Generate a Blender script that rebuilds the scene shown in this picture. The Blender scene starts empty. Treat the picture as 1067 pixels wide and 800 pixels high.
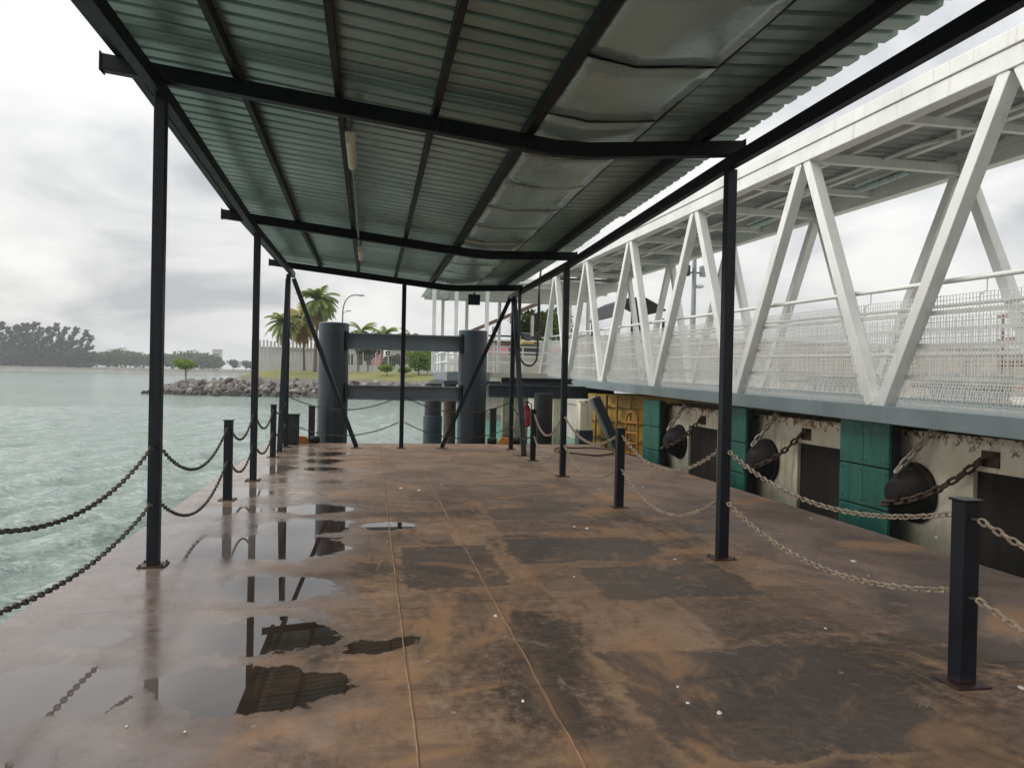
import bpy, bmesh, math, random
import numpy as np
from mathutils import Vector, Matrix, Euler, noise
random.seed(7)
C = bpy.context.scene.collection
PI = math.pi
V = Vector
# ------------------------------------------------------------------ camera
F = 800.; CX, CY = 533.5, 400.
YAW, PITCH, ROLL = math.radians(10.45), math.radians(.47), math.radians(1.22)
CAM = V((0, 0, 1.6))
RM = Matrix.Rotation(-YAW, 3, 'Z') @ Matrix.Rotation(PI/2-PITCH, 3, 'X') @ Matrix.Rotation(ROLL, 3, 'Z')
cam = bpy.data.cameras.new('camera'); co = bpy.data.objects.new('camera', cam); C.objects.link(co)
co.location = CAM; co.rotation_euler = RM.to_euler()
cam.sensor_width = 36; cam.lens = 36*F/1067; cam.clip_start = .05; cam.clip_end = 9000
bpy.context.scene.camera = co
def ray(x, y): return RM @ V(((x-CX)/F, -(y-CY)/F, -1))
def at(x, y, Y):
    r = ray(x, y); return CAM + r*(Y/r.y)
def ground(x, y, z=0.):
    r = ray(x, y); return CAM + r*((z-CAM.z)/r.z)
# ------------------------------------------------------------------ node helpers
class NT:
    def __init__(s, name):
        s.m = bpy.data.materials.new(name); s.m.use_nodes = True
        s.t = s.m.node_tree; s.t.nodes.clear()
        s.out = s.t.nodes.new('ShaderNodeOutputMaterial'); s.b = s.t.nodes.new('ShaderNodeBsdfPrincipled')
        s.t.links.new(s.b.outputs[0], s.out.inputs[0])
    def n(s, ty, **k):
        nd = s.t.nodes.new(ty)
        for a, v in k.items(): setattr(nd, a, v)
        return nd
    def set(s, inp, v):
        if isinstance(v, bpy.types.NodeSocket): s.t.links.new(v, inp)
        elif v is not None:
            if isinstance(v, (tuple, list)) and inp.type == 'RGBA' and len(v) == 3: v = (*v, 1)
            inp.default_value = v
    def math(s, op, a, b=None, c=None, clamp=False):
        nd = s.n('ShaderNodeMath', operation=op, use_clamp=clamp); s.set(nd.inputs[0], a)
        if b is not None: s.set(nd.inputs[1], b)
        if c is not None: s.set(nd.inputs[2], c)
        return nd.outputs[0]
    def vm(s, op, a, b=None):
        nd = s.n('ShaderNodeVectorMath', operation=op); s.set(nd.inputs[0], a)
        if b is not None: s.set(nd.inputs[1], b)
        return nd.outputs['Value'] if op in ('LENGTH', 'DOT_PRODUCT') else nd.outputs[0]
    def ss(s, v, lo, hi, a=0., b=1.):
        nd = s.n('ShaderNodeMapRange', interpolation_type='SMOOTHSTEP'); s.set(nd.inputs[0], v)
        if lo > hi: lo, hi, a, b = hi, lo, b, a
        for i, q in enumerate((lo, hi, a, b)): nd.inputs[i+1].default_value = q
        return nd.outputs[0]
    def mix(s, f, a, b, bt='MIX'):
        nd = s.n('ShaderNodeMix', data_type='RGBA', blend_type=bt)
        s.set(nd.inputs[0], f); s.set(nd.inputs[6], a); s.set(nd.inputs[7], b); return nd.outputs[2]
    def pos(s, obj=False):
        return s.n('ShaderNodeTexCoord').outputs['Object'] if obj else s.n('ShaderNodeNewGeometry').outputs['Position']
    def scale(s, v, sc): return s.vm('MULTIPLY', v, sc)
    def noise(s, v, sc, d=4, r=.55, dist=0.):
        nd = s.n('ShaderNodeTexNoise'); s.set(nd.inputs['Vector'], v)
        nd.inputs['Scale'].default_value = sc; nd.inputs['Detail'].default_value = d
        nd.inputs['Roughness'].default_value = r; nd.inputs['Distortion'].default_value = dist
        return nd.outputs[0]
    def vor(s, v, sc, out='Distance', **k):
        nd = s.n('ShaderNodeTexVoronoi', **k); s.set(nd.inputs['Vector'], v); nd.inputs['Scale'].default_value = sc
        return nd.outputs[out]
    def bump(s, h, st=.3, d=.01, nrm=None):
        nd = s.n('ShaderNodeBump'); s.set(nd.inputs['Height'], h); s.set(nd.inputs['Strength'], st)
        nd.inputs['Distance'].default_value = d
        if nrm: s.set(nd.inputs['Normal'], nrm)
        return nd.outputs[0]
    def fin(s, col=None, rough=None, metal=None, nrm=None, ior=None, **k):
        s.set(s.b.inputs['Base Color'], col)
        if rough is not None: s.set(s.b.inputs['Roughness'], rough)
        if metal is not None: s.set(s.b.inputs['Metallic'], metal)
        if nrm is not None: s.set(s.b.inputs['Normal'], nrm)
        if ior: s.b.inputs['IOR'].default_value = ior
        return s.m
MAT = {}
def paint(name, col, rough=.4, var=.25, dirt=(.12, .07, .04), dirt_amt=.15, sc=3., metal=0, streak=True, bump=.05):
    """painted / weathered surface: mottled tone, vertical dirt streaks, slight bump"""
    t = NT(name); p = t.pos()
    n1 = t.noise(p, sc, 5, .6)
    st = t.noise(t.scale(p, (9, 9, .7)) if streak else p, 1.5, 5, .65)
    c = t.mix(t.ss(n1, .3, .75), tuple(x*(1-var) for x in col), tuple(min(1, x*(1+var*.5)) for x in col))
    f = t.math('MULTIPLY', t.ss(st, .55, .75), dirt_amt)
    c = t.mix(f, c, dirt)
    fine = t.noise(p, 45, 3)
    c = t.mix(t.math('MULTIPLY', t.ss(fine, .62, .75), dirt_amt*.7), c, tuple(x*.5 for x in col))
    if name == 'navy_paint':   # rust creeping up from the foot plates
        sz = t.n('ShaderNodeSeparateXYZ'); t.set(sz.inputs[0], p)
        c = t.mix(t.ss(t.math('SUBTRACT', sz.outputs[2], t.math('MULTIPLY', t.noise(p, 18, 5, .7), .12)), -.01, -.06, 0, .55), c, (.09, .045, .025)); t.b.inputs['Specular IOR Level'].default_value = .3
        c = t.mix(t.ss(t.noise(t.vm('ADD', p, (5, 5, 5)), 13, 6, .7), .66, .72, 0, .6), c, (.08, .045, .03))
    if name == 'beam_paint': t.b.inputs['Specular IOR Level'].default_value = .25
    r = t.math('ADD', t.math('MULTIPLY', n1, .25), rough-.12)
    MAT[name] = t.fin(c, r, metal, t.bump(t.noise(p, 22, 4), bump*2, .01)); return MAT[name]
paint('navy_paint', (.010, .013, .021), .42, .3, (.10, .07, .05), .3)
paint('beam_paint', (.009, .010, .013), .5, .3, (.08, .05, .035), .15)
paint('white_paint', (.74, .75, .72), .4, .12, (.34, .25, .16), .4, 1.2)
paint('bluegrey_paint', (.21, .26, .27), .42, .2, (.16, .10, .06), .25, 1.5)
paint('pile_paint', (.030, .042, .055), .32, .35, (.09, .06, .045), .3, .8)
paint('pile_dark', (.018, .02, .024), .5, .4, (.07, .05, .035), .4, 1.5)
paint('grey_beam', (.17, .20, .225), .42, .2, (.15, .07, .04), .3, 1.2)
paint('black_rubber', (.014, .012, .011), .8, .4, (.07, .038, .025), .8, 6, bump=.5)
paint('galv_panel', (.44, .54, .52), .283, .18, (.1, .09, .08), .2, 1.3, metal=.45, streak=False)
paint('galv_rib', (.28, .31, .30), .38, .2, (.08, .07, .06), .2, 2, metal=.6, streak=False)
paint('underside', (.34, .36, .35), .55, .2, (.15, .12, .1), .3, 2, streak=False)
paint('rust_dark', (.09, .055, .04), .8, .5, (.16, .07, .03), .5, 8, bump=.3)
paint('seam_rust', (.26, .15, .085), .7, .5, (.08, .05, .035), .6, 4)
paint('chain_dark', (.10, .085, .072), .55, .5, (.14, .07, .035), .5, 18, metal=.3, bump=.3)
paint('chain_pale', (.46, .37, .28), .6, .4, (.2, .10, .05), .6, 18, metal=.2, bump=.3)
paint('chain_white', (.42, .37, .30), .7, .3, (.22, .10, .05), .6, 14, bump=.3)
paint('yellow_paint', (.42, .27, .06), .6, .4, (.16, .07, .03), .8, 2.5)
paint('orange_paint', (.55, .22, .03), .5, .3, (.1, .05, .03), .4, 6)
paint('red_paint', (.45, .02, .03), .35, .2, (.2, .02, .02), .2, 6)
paint('cream_plastic', (.62, .58, .42), .4, .1, (.3, .25, .15), .3, 3)
paint('hose', (.05, .045, .045), .5, .3, (.1, .06, .05), .3, 8)
paint('fleck', (.75, .74, .7), .7, .2, (.3, .3, .3), .2, 40)
paint('pale_concrete', (.44, .42, .38), .85, .25, (.2, .15, .1), .45, 1.2, bump=.2)
paint('seawall', (.40, .38, .34), .9, .2, (.25, .2, .15), .4, .2)
paint('bark', (.16, .12, .09), .9, .3, (.06, .05, .04), .4, 6, bump=.5)
paint('brown_roof', (.13, .085, .06), .8, .35, (.05, .04, .03), .4, .8)
paint('brick_wall', (.34, .22, .13), .85, .3, (.12, .08, .06), .5, 1)
paint('dark_cloth', (.022, .022, .026), .8, .3, (.05, .05, .05), .3, 2)
paint('glass_dark', (.03, .04, .05), .12, .2, (.05, .05, .05), .1, 2)
paint('building', (.46, .46, .45), .8, .1, (.3, .28, .25), .3, .3)
paint('pink_sheet', (.6, .3, .33), .7, .15, (.4, .3, .3), .3, 1)
paint('fence_metal', (.58, .58, .56), .6, .15, (.3, .27, .22), .4, 1)
paint('scaffold_red', (.22, .09, .06), .6, .3, (.1, .05, .03), .4, 3)
def foliage(name, a, b, sc=1.2):
    t = NT(name); p = t.pos(); oi = t.n('ShaderNodeObjectInfo').outputs['Random']
    f = t.ss(t.noise(p, sc, 4, .65), .35, .68)
    c = t.mix(f, a, b); c = t.mix(t.math('MULTIPLY', oi, .25), c, tuple(x*.6 for x in b))
    t.b.inputs['Subsurface Weight'].default_value = 0
    MAT[name] = t.fin(c, .6); tr = t.n('ShaderNodeBsdfTranslucent'); t.set(tr.inputs[0], c); ms = t.n('ShaderNodeMixShader'); ms.inputs[0].default_value = .45
    t.t.links.new(t.b.outputs[0], ms.inputs[1]); t.t.links.new(tr.outputs[0], ms.inputs[2]); t.t.links.new(ms.outputs[0], t.out.inputs[0])
foliage('palm_leaf', (.13, .20, .045), (.32, .36, .08), .9)
foliage('palm_yellow', (.24, .23, .045), (.50, .40, .08), .9)
foliage('palm_dry', (.25, .15, .035), (.34, .22, .06), 1.5)
foliage('bright_leaf', (.10, .18, .025), (.22, .32, .05), 1.2)
foliage('dull_leaf', (.04, .055, .03), (.09, .11, .05), 1.)
foliage('casuarina_leaf', (.035, .035, .028), (.06, .06, .045), .15)
foliage('far_leaf', (.06, .085, .025), (.12, .16, .05), .12)

def mat_corrugated():
    t = NT('roof_metal'); p = t.pos()
    big = t.noise(p, .55, 4, .6, .4)
    spl = t.n('ShaderNodeSeparateXYZ'); t.set(spl.inputs[0], p)
    st = t.noise(t.scale(p, (.5, 5, 5)), 1.6, 4, .6)
    sheet = t.n('ShaderNodeTexWhiteNoise', noise_dimensions='1D')
    t.set(sheet.inputs['W'], t.math('FLOOR', t.math('DIVIDE', spl.outputs[1], 1.0)))
    c = t.mix(t.ss(big, .3, .7), (.22, .30, .27), (.40, .49, .45))
    c = t.mix(t.math('MULTIPLY', t.ss(st, .55, .75), .35), c, (.10, .135, .12))
    c = t.mix(t.math('MULTIPLY', sheet.outputs[0], .5), c, (.16, .215, .19))
    fr = t.math('FRACT', t.math('DIVIDE', spl.outputs[1], 1.0)); c = t.mix(t.ss(fr, .022, .012, 0, .75), c, (.05, .06, .055))
    c = t.mix(t.ss(t.noise(p, 5, 5, .7), .66, .74, 0, .6), c, (.22, .13, .07))
    r = t.math('ADD', t.math('MULTIPLY', st, .2), .22)
    MAT['roof_metal'] = t.fin(c, r, .55, t.bump(t.noise(p, 7, 3), .12, .01))
mat_corrugated()

def mat_green():
    t = NT('green_board'); p = t.pos()
    s = t.noise(t.scale(p, (3, 3, .5)), 2.2, 6, .75, .6); s2 = t.noise(p, 9, 6, .75)
    c = t.mix(t.ss(s, .3, .7), (.014, .10, .075), (.035, .165, .125))
    c = t.mix(t.math('MULTIPLY', t.ss(s2, .55, .72), .45), c, (.14, .30, .25))
    spl = t.n('ShaderNodeSeparateXYZ'); t.set(spl.inputs[0], p)
    alg = t.ss(t.math('ADD', spl.outputs[2], t.math('MULTIPLY', s, .7)), .55, .1)
    c = t.mix(t.math('MULTIPLY', alg, .45), c, (.01, .05, .04))
    MAT['green_board'] = t.fin(c, t.math('ADD', t.math('MULTIPLY', s2, .3), .25), 0, t.bump(s2, .3, .01))
mat_green()

def mat_wall():
    t = NT('stained_wall'); p = t.pos()
    spl = t.n('ShaderNodeSeparateXYZ'); t.set(spl.inputs[0], p); z = spl.outputs[2]
    n1 = t.noise(p, 1.3, 6, .65); st = t.noise(t.scale(p, (4, 4, .35)), 1.8, 6, .7, .3)
    pit = t.noise(p, 11, 5, .7)
    c = t.mix(t.ss(n1, .3, .7), (.68, .61, .44), (.80, .76, .62))
    c = t.mix(t.math('MULTIPLY', t.ss(st, .50, .70), .6), c, (.28, .16, .07))
    c = t.mix(t.math('MULTIPLY', t.ss(t.math('MULTIPLY', pit, t.ss(z, .3, 1.2)), .44, .53), .95), c, (.17, .07, .025))
    low = t.ss(t.math('ADD', z, t.math('MULTIPLY', n1, .9)), .85, .1)
    c = t.mix(t.math('MULTIPLY', low, .7), c, (.20, .20, .13))
    c = t.mix(t.ss(t.math('ADD', z, t.math('MULTIPLY', n1, .4)), -.2, -.55), c, (.03, .035, .025))
    MAT['stained_wall'] = t.fin(c, .8, 0, t.bump(pit, .4, .01))
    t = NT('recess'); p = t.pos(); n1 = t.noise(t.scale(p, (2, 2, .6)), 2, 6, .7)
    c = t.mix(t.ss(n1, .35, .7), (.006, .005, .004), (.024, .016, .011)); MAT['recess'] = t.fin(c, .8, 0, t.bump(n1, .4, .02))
mat_wall()

def mat_quay():
    t = NT('quay_concrete'); p = t.pos(); n1 = t.noise(p, .5, 6, .7); n2 = t.noise(p, 4, 5, .7)
    c = t.mix(t.ss(n1, .3, .7), (.30, .27, .23), (.46, .43, .37)); c = t.mix(t.math('MULTIPLY', t.ss(n2, .5, .7), .4), c, (.18, .14, .10))
    MAT['quay_concrete'] = t.fin(c, .85, 0, t.bump(n2, .2, .02))
    t = NT('mottled_hoarding'); p = t.pos()
    n1 = t.noise(t.scale(p, (1, 1, .5)), .8, 6, .7); n2 = t.noise(p, 2.6, 6, .75); w = t.vor(t.scale(p, (.45, .45, .8)), 1, 'Color')
    sp = t.n('ShaderNodeSeparateColor'); t.set(sp.inputs[0], w)
    c = t.mix(t.ss(n1, .3, .7), (.30, .26, .21), (.55, .52, .47)); c = t.mix(t.math('MULTIPLY', t.ss(n2, .48, .68), .6), c, (.20, .15, .11))
    c = t.mix(t.math('MULTIPLY', sp.outputs[0], .4), c, (.50, .40, .27))
    MAT['mottled_hoarding'] = t.fin(c, .85)
    t = NT('rock'); p = t.pos(); oi = t.n('ShaderNodeObjectInfo').outputs['Random']; n = t.noise(p, 1.6, 6, .7)
    c = t.mix(oi, (.11, .10, .09), (.36, .335, .30)); c = t.mix(t.ss(n, .35, .7), c, (.14, .12, .11))
    sz = t.n('ShaderNodeSeparateXYZ'); t.set(sz.inputs[0], p)
    c = t.mix(t.ss(sz.outputs[2], -.2, -.7, 0, .8), c, (.035, .032, .028))
    MAT['rock'] = t.fin(c, .85, 0, t.bump(n, .6, .1))
    t = NT('grass'); p = t.pos(); n = t.noise(p, .25, 5, .6); n2 = t.noise(p, 5, 4, .7)
    c = t.mix(t.ss(n, .35, .65), (.13, .15, .035), (.22, .20, .055)); c = t.mix(t.math('MULTIPLY', n2, .5), c, (.08, .10, .025))
    sz = t.n('ShaderNodeSeparateXYZ'); t.set(sz.inputs[0], p); isl = t.math('MULTIPLY', t.ss(t.math('ADD', sz.outputs[2], t.math('MULTIPLY', n, .6)), 1.45, 1.15), t.ss(sz.outputs[1], 130, 110))
    c = t.mix(isl, c, t.mix(t.ss(n2, .35, .65), (.06, .055, .05), (.17, .15, .13)))   # bare rubble below the turf
    MAT['grass'] = t.fin(c, .9, 0, t.bump(n2, .5, .1))
mat_quay()

def mat_deck():
    t = NT('rusty_deck'); p = t.pos()
    spl = t.n('ShaderNodeSeparateXYZ'); t.set(spl.inputs[0], p); X, Y = spl.outputs[0], spl.outputs[1]
    wn = t.noise(p, 1.5, 5, .6); wn2 = t.noise(t.vm('ADD', p, (13.7, 5.1, 3)), 1.1, 6, .65)
    edge = t.noise(t.vm('ADD', p, (3.1, 9.2, 7)), 3.2, 6, .7)
    fine = t.noise(p, 14, 7, .72); grit = t.noise(p, 70, 4, .7)
    med = t.noise(t.vm('ADD', p, (7, 1, 2)), .55, 6, .62, .8)
    med2 = t.noise(t.vm('ADD', p, (27, 11, 2)), 1.0, 7, .68, 1.2)
    rust = t.mix(t.ss(med2, .35, .68), (0.181, 0.113, 0.071), (0.286, 0.183, 0.117))
    rust = t.mix(t.ss(fine, .50, .72, 0, .5), rust, (0.353, 0.247, 0.164))
    dark = t.mix(t.ss(fine, .35, .65), (0.050, 0.038, 0.029), (0.088, 0.067, 0.052))
    c = t.mix(t.ss(t.math('ADD', t.math('MULTIPLY', med, .8), t.math('MULTIPLY', fine, .2)), .56, .43), rust, dark)
    # drag marks, long soft streaks along and across the deck
    sc = t.noise(t.scale(p, (3.4, .6, 1)), 1.3, 8, .72, 1.5); sc2 = t.noise(t.scale(t.vm('ADD', p, (5, 8, 1)), (.7, 3.2, 1)), 1.2, 8, .72, 1.2)
    c = t.mix(t.ss(sc, .56, .68, 0, .5), c, (0.319, 0.247, 0.186)); c = t.mix(t.ss(sc, .46, .32, 0, .55), c, (0.055, 0.040, 0.032))
    c = t.mix(t.ss(sc2, .57, .70, 0, .45), c, (0.302, 0.205, 0.130)); c = t.mix(t.ss(sc2, .44, .30, 0, .5), c, (0.059, 0.043, 0.033))
    # steel plates: each cell of the plate grid has its own tone
    br = t.n('ShaderNodeTexBrick', offset=.37, offset_frequency=2); wv = t.vm('ADD', p, t.vm('MULTIPLY', t.vm('SUBTRACT', t.n('ShaderNodeTexNoise').outputs['Color'], (0.420, 0.426, 0.433)), (0, 0, 0)))
    nzc = t.n('ShaderNodeTexNoise'); t.set(nzc.inputs['Vector'], p); nzc.inputs['Scale'].default_value = 5; nzc.inputs['Detail'].default_value = 6; nzc.inputs['Roughness'].default_value = .7
    wv = t.vm('ADD', p, t.vm('MULTIPLY', t.vm('SUBTRACT', nzc.outputs['Color'], (0.420, 0.426, 0.433)), (.14, .14, 0)))
    t.set(br.inputs['Vector'], wv); t.set(br.inputs['Color1'], (0, 0, 0)); t.set(br.inputs['Color2'], (1, 1, 1)); t.set(br.inputs['Mortar'], (0.420, 0.426, 0.433))
    br.inputs['Scale'].default_value = 1; br.inputs['Brick Width'].default_value = 1.35; br.inputs['Row Height'].default_value = 1.12; br.inputs['Mortar Size'].default_value = .012
    bs = t.n('ShaderNodeSeparateColor'); t.set(bs.inputs[0], br.outputs['Color']); bv = bs.outputs[0]
    pl = t.math('MULTIPLY', t.ss(bv, .52, .62), t.ss(X, -.6, .6)); pl = t.math('MULTIPLY', pl, t.ss(Y, 13, 8))
    def rect(x0, x1, y0, y1):
        dx = t.math('SUBTRACT', t.math('ABSOLUTE', t.math('SUBTRACT', X, (x0+x1)/2)), (x1-x0)/2)
        dy = t.math('SUBTRACT', t.math('ABSOLUTE', t.math('SUBTRACT', Y, (y0+y1)/2)), (y1-y0)/2)
        return t.math('MAXIMUM', dx, dy)
    rs = [(1.35, 2.75, 3.0, 4.3), (1.75, 3.0, 5.35, 6.3), (1.3, 2.7, 6.5, 7.5), (1.4, 2.5, 8.5, 9.8), (3.3, 4.4, 7.6, 9.5), (.3, 1.1, 5.8, 7.2)]
    d = None
    for r in rs:
        q = rect(*r); d = q if d is None else t.math('MINIMUM', d, q)
    d = t.math('ADD', d, t.math('MULTIPLY', t.math('SUBTRACT', edge, .5), .35)); d = t.math('ADD', d, t.math('MULTIPLY', t.math('SUBTRACT', fine, .5), .12))
    plate = t.math('MULTIPLY', t.ss(d, .04, -.02), t.ss(med2, .30, .55, .6, 1))
    pc = t.mix(t.ss(fine, .3, .7), (0.046, 0.038, 0.033), (0.076, 0.061, 0.052))
    c = t.mix(t.math('MULTIPLY', plate, .82), c, pc); c = t.mix(t.math('MULTIPLY', pl, t.ss(wn2, .3, .6, .25, .6)), c, t.mix(t.ss(fine, .35, .65), (0.063, 0.049, 0.040), (0.118, 0.090, 0.069)))
    rim = t.math('MULTIPLY', t.ss(d, .10, .03), t.ss(d, -.01, .03))
    c = t.mix(t.math('MULTIPLY', rim, t.ss(wn2, .4, .6, 0, .6)), c, (0.286, 0.179, 0.104))
    # left edge strip: smooth wet mauve-grey; right margin greyer too
    wl = t.ss(t.math('ADD', X, t.math('MULTIPLY', t.math('SUBTRACT', wn, .5), 2.2)), .05, -1.0)
    grey = t.mix(t.ss(wn2, .35, .65), (0.126, 0.098, 0.089), (0.185, 0.158, 0.147))
    grey = t.mix(t.ss(fine, .58, .75, 0, .35), grey, (0.202, 0.149, 0.117)); grey = t.mix(t.ss(fine, .42, .30, 0, .4), grey, (0.059, 0.047, 0.043))
    c = t.mix(t.math('MULTIPLY', wl, .85), c, grey)
    wr = t.ss(t.math('ADD', X, t.math('MULTIPLY', t.math('SUBTRACT', wn2, .5), 2.4)), 3.1, 4.3)
    c = t.mix(t.math('MULTIPLY', wr, .72), c, t.mix(t.ss(med, .35, .65), (0.122, 0.092, 0.080), (0.210, 0.166, 0.143)))
    far = t.ss(t.math('ADD', Y, t.math('MULTIPLY', wn, 4)), 9.5, 14)
    c = t.mix(t.math('MULTIPLY', far, .6), c, t.mix(t.ss(med2, .4, .6), (0.210, 0.145, 0.104), (0.336, 0.243, 0.169)))
    # weld seams
    def line(coord, x0, w, soft):
        a = t.math('ABSOLUTE', t.math('SUBTRACT', coord, x0)); return t.ss(a, w+soft, w)
    wob = t.math('ADD', X, t.math('MULTIPLY', t.math('SUBTRACT', t.noise(p, 2, 2), .5), .03))
    wob2 = t.math('SUBTRACT', X, t.math('MULTIPLY', t.math('SUBTRACT', t.noise(p, 3, 2), .5), .03))
    seam = t.math('MAXIMUM', line(wob, .23, .004, .006), line(wob2, .90, .004, .006))
    halo = t.math('MAXIMUM', line(wob, .23, .01, .09), line(wob2, .90, .01, .10))
    halo = t.math('MULTIPLY', halo, t.ss(t.math('ADD', edge, t.ss(Y, 9, 4, 0, .12)), .45, .62))
    c = t.mix(t.math('MULTIPLY', halo, .32), c, (0.238, 0.140, 0.077))
    c = t.mix(t.math('MULTIPLY', seam, t.ss(edge, .38, .6, .1, .75)), c, (0.266, 0.147, 0.077))
    yw = t.math('ADD', Y, t.math('MULTIPLY', t.math('SUBTRACT', wn, .5), .06))
    ys = t.math('ABSOLUTE', t.math('SUBTRACT', t.math('FRACT', t.math('DIVIDE', yw, 1.55)), .5))
    tseam = t.ss(ys, .012, .004)
    c = t.mix(t.math('MULTIPLY', tseam, t.ss(edge, .4, .6, 0, .6)), c, (0.042, 0.032, 0.025))
    # overall mottling: dark pitted blotches and pale dusty film
    mo = t.noise(t.vm('ADD', p, (41, 3, 2)), 3.4, 8, .78, .9); mo2 = t.noise(t.vm('ADD', p, (1, 43, 2)), 26, 5, .75)
    c = t.mix(t.ss(mo, .52, .66, 0, .4), c, (0.059, 0.044, 0.036))
    c = t.mix(t.ss(mo, .44, .33, 0, .35), c, (0.319, 0.239, 0.173))
    c = t.mix(t.ss(mo2, .56, .70, 0, .25), c, (0.050, 0.038, 0.033)); c = t.mix(t.ss(mo2, .42, .30, 0, .2), c, (0.319, 0.239, 0.182))
    ow = t.noise(t.scale(t.vm('ADD', p, (77, 3, 2)), (1, .8, 1)), .8, 7, .62, 1.0); c = t.mix(t.math('MULTIPLY', t.ss(ow, .53, .66, 0, .6), t.math('SUBTRACT', 1, t.math('MULTIPLY', wl, .6))), c, (0.353, 0.200, 0.099))
    # small rust blooms, droppings
    bl = t.ss(t.noise(t.vm('ADD', p, (3, 30, 2)), 1.9, 7, .72, .6), .60, .70)
    c = t.mix(t.math('MULTIPLY', bl, t.math('SUBTRACT', .75, t.math('MULTIPLY', wl, .55))), c, (0.294, 0.175, 0.091))
    sm = t.ss(t.noise(t.scale(t.vm('ADD', p, (9, 3, 2)), (1.2, .8, 1)), 1.1, 7, .72, 1), .60, .72)
    c = t.mix(t.math('MULTIPLY', sm, .35), c, (0.350, 0.322, 0.294))
    spk = t.vor(t.scale(p, (1, .8, 1)), 3.2, 'Distance', feature='F1'); c = t.mix(t.ss(spk, .05, .03, 0, .5), c, (0.350, 0.336, 0.315))
    # puddles: outlines warped at two scales so they follow the dents
    w1 = t.n('ShaderNodeTexNoise'); t.set(w1.inputs['Vector'], p); w1.inputs['Scale'].default_value = 2.1; w1.inputs['Detail'].default_value = 7; w1.inputs['Roughness'].default_value = .62
    pw = t.vm('ADD', p, t.vm('MULTIPLY', t.vm('SUBTRACT', w1.outputs['Color'], (.5, .5, .5)), (.75, .62, 0)))
    pw = t.vm('MULTIPLY', pw, (1, 1, 0))
    pud = [(-.62, 4.04, .46, .30), (-.66, 4.88, .46, .40), (-.68, 5.93, .46, .30), (-.92, 7.35, .80, .55), (-.66, 8.25, .45, .42), (-.63, 9.32, .38, .28),
           (-.80, 13.3, .28, .25), (-.80, 14.4, .26, .35), (-.84, 15.7, .30, .35), (.09, 4.62, .22, .11), (.20, 8.2, .24, .24),
           (-1.62, 4.15, .50, .34), (-1.62, 4.93, .26, .13), (-1.58, 9.3, .34, .22), (-1.5, 7.1, .33, .16), (-1.75, 3.1, .5, .45), (-1.62, 10.6, .3, .35),
           (-1.55, 13.2, .25, .5)]
    dd = None
    for (a, b, rx, ry) in pud:
        q = t.vm('LENGTH', t.vm('MULTIPLY', t.vm('SUBTRACT', pw, (a, b, 0)), (1/rx, 1/ry, 0)))
        dd = q if dd is None else t.math('MINIMUM', dd, q)
    dd = t.math('ADD', dd, t.math('ADD', t.math('MULTIPLY', t.math('SUBTRACT', edge, .5), .45), t.math('MULTIPLY', t.math('SUBTRACT', fine, .5), .28)))
    pm = t.ss(dd, 1.03, .96); halo2 = t.ss(dd, 1.7, 1.0)
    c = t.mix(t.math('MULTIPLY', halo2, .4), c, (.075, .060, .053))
    c = t.mix(t.math('MULTIPLY', pm, .9), c, t.mix(t.ss(X, -.75, -1.15), t.mix(t.ss(med2, .4, .6), (.018, .013, .011), (.04, .024, .015)), (.125, .105, .095)))  # puddle colour paints in reflections: pale sky at left, dark canopy elsewhere
    rough = t.math('ADD', .46, t.math('MULTIPLY', fine, .4))
    rough = t.math('SUBTRACT', rough, t.math('MULTIPLY', plate, .10))
    wlr = t.math('MULTIPLY', wl, t.ss(edge, .3, .7, .36, .56))
    rough = t.math('SUBTRACT', rough, wlr)
    rough = t.math('MULTIPLY', rough, t.math('SUBTRACT', 1, t.math('MULTIPLY', halo2, .5)))
    rough = t.math('MULTIPLY', rough, t.math('SUBTRACT', 1, pm)); rough = t.math('ADD', rough, .012)
    h = t.math('ADD', t.math('MULTIPLY', fine, .35), t.math('MULTIPLY', grit, .12))
    h = t.math('ADD', h, t.math('MULTIPLY', seam, .5)); h = t.math('ADD', h, t.math('MULTIPLY', wn2, 1.2))
    dry = t.math('SUBTRACT', 1, pm)
    st = t.math('MULTIPLY', t.math('MULTIPLY', dry, t.math('SUBTRACT', 1, t.math('MULTIPLY', wl, .55))), .36)
    wet = t.math('MAXIMUM', pm, t.math('MULTIPLY', wl, .9)); t.set(t.b.inputs['Specular IOR Level'], t.math('ADD', .16, t.math('MULTIPLY', wet, .36)))
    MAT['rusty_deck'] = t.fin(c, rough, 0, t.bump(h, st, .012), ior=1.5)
mat_deck()

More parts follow.
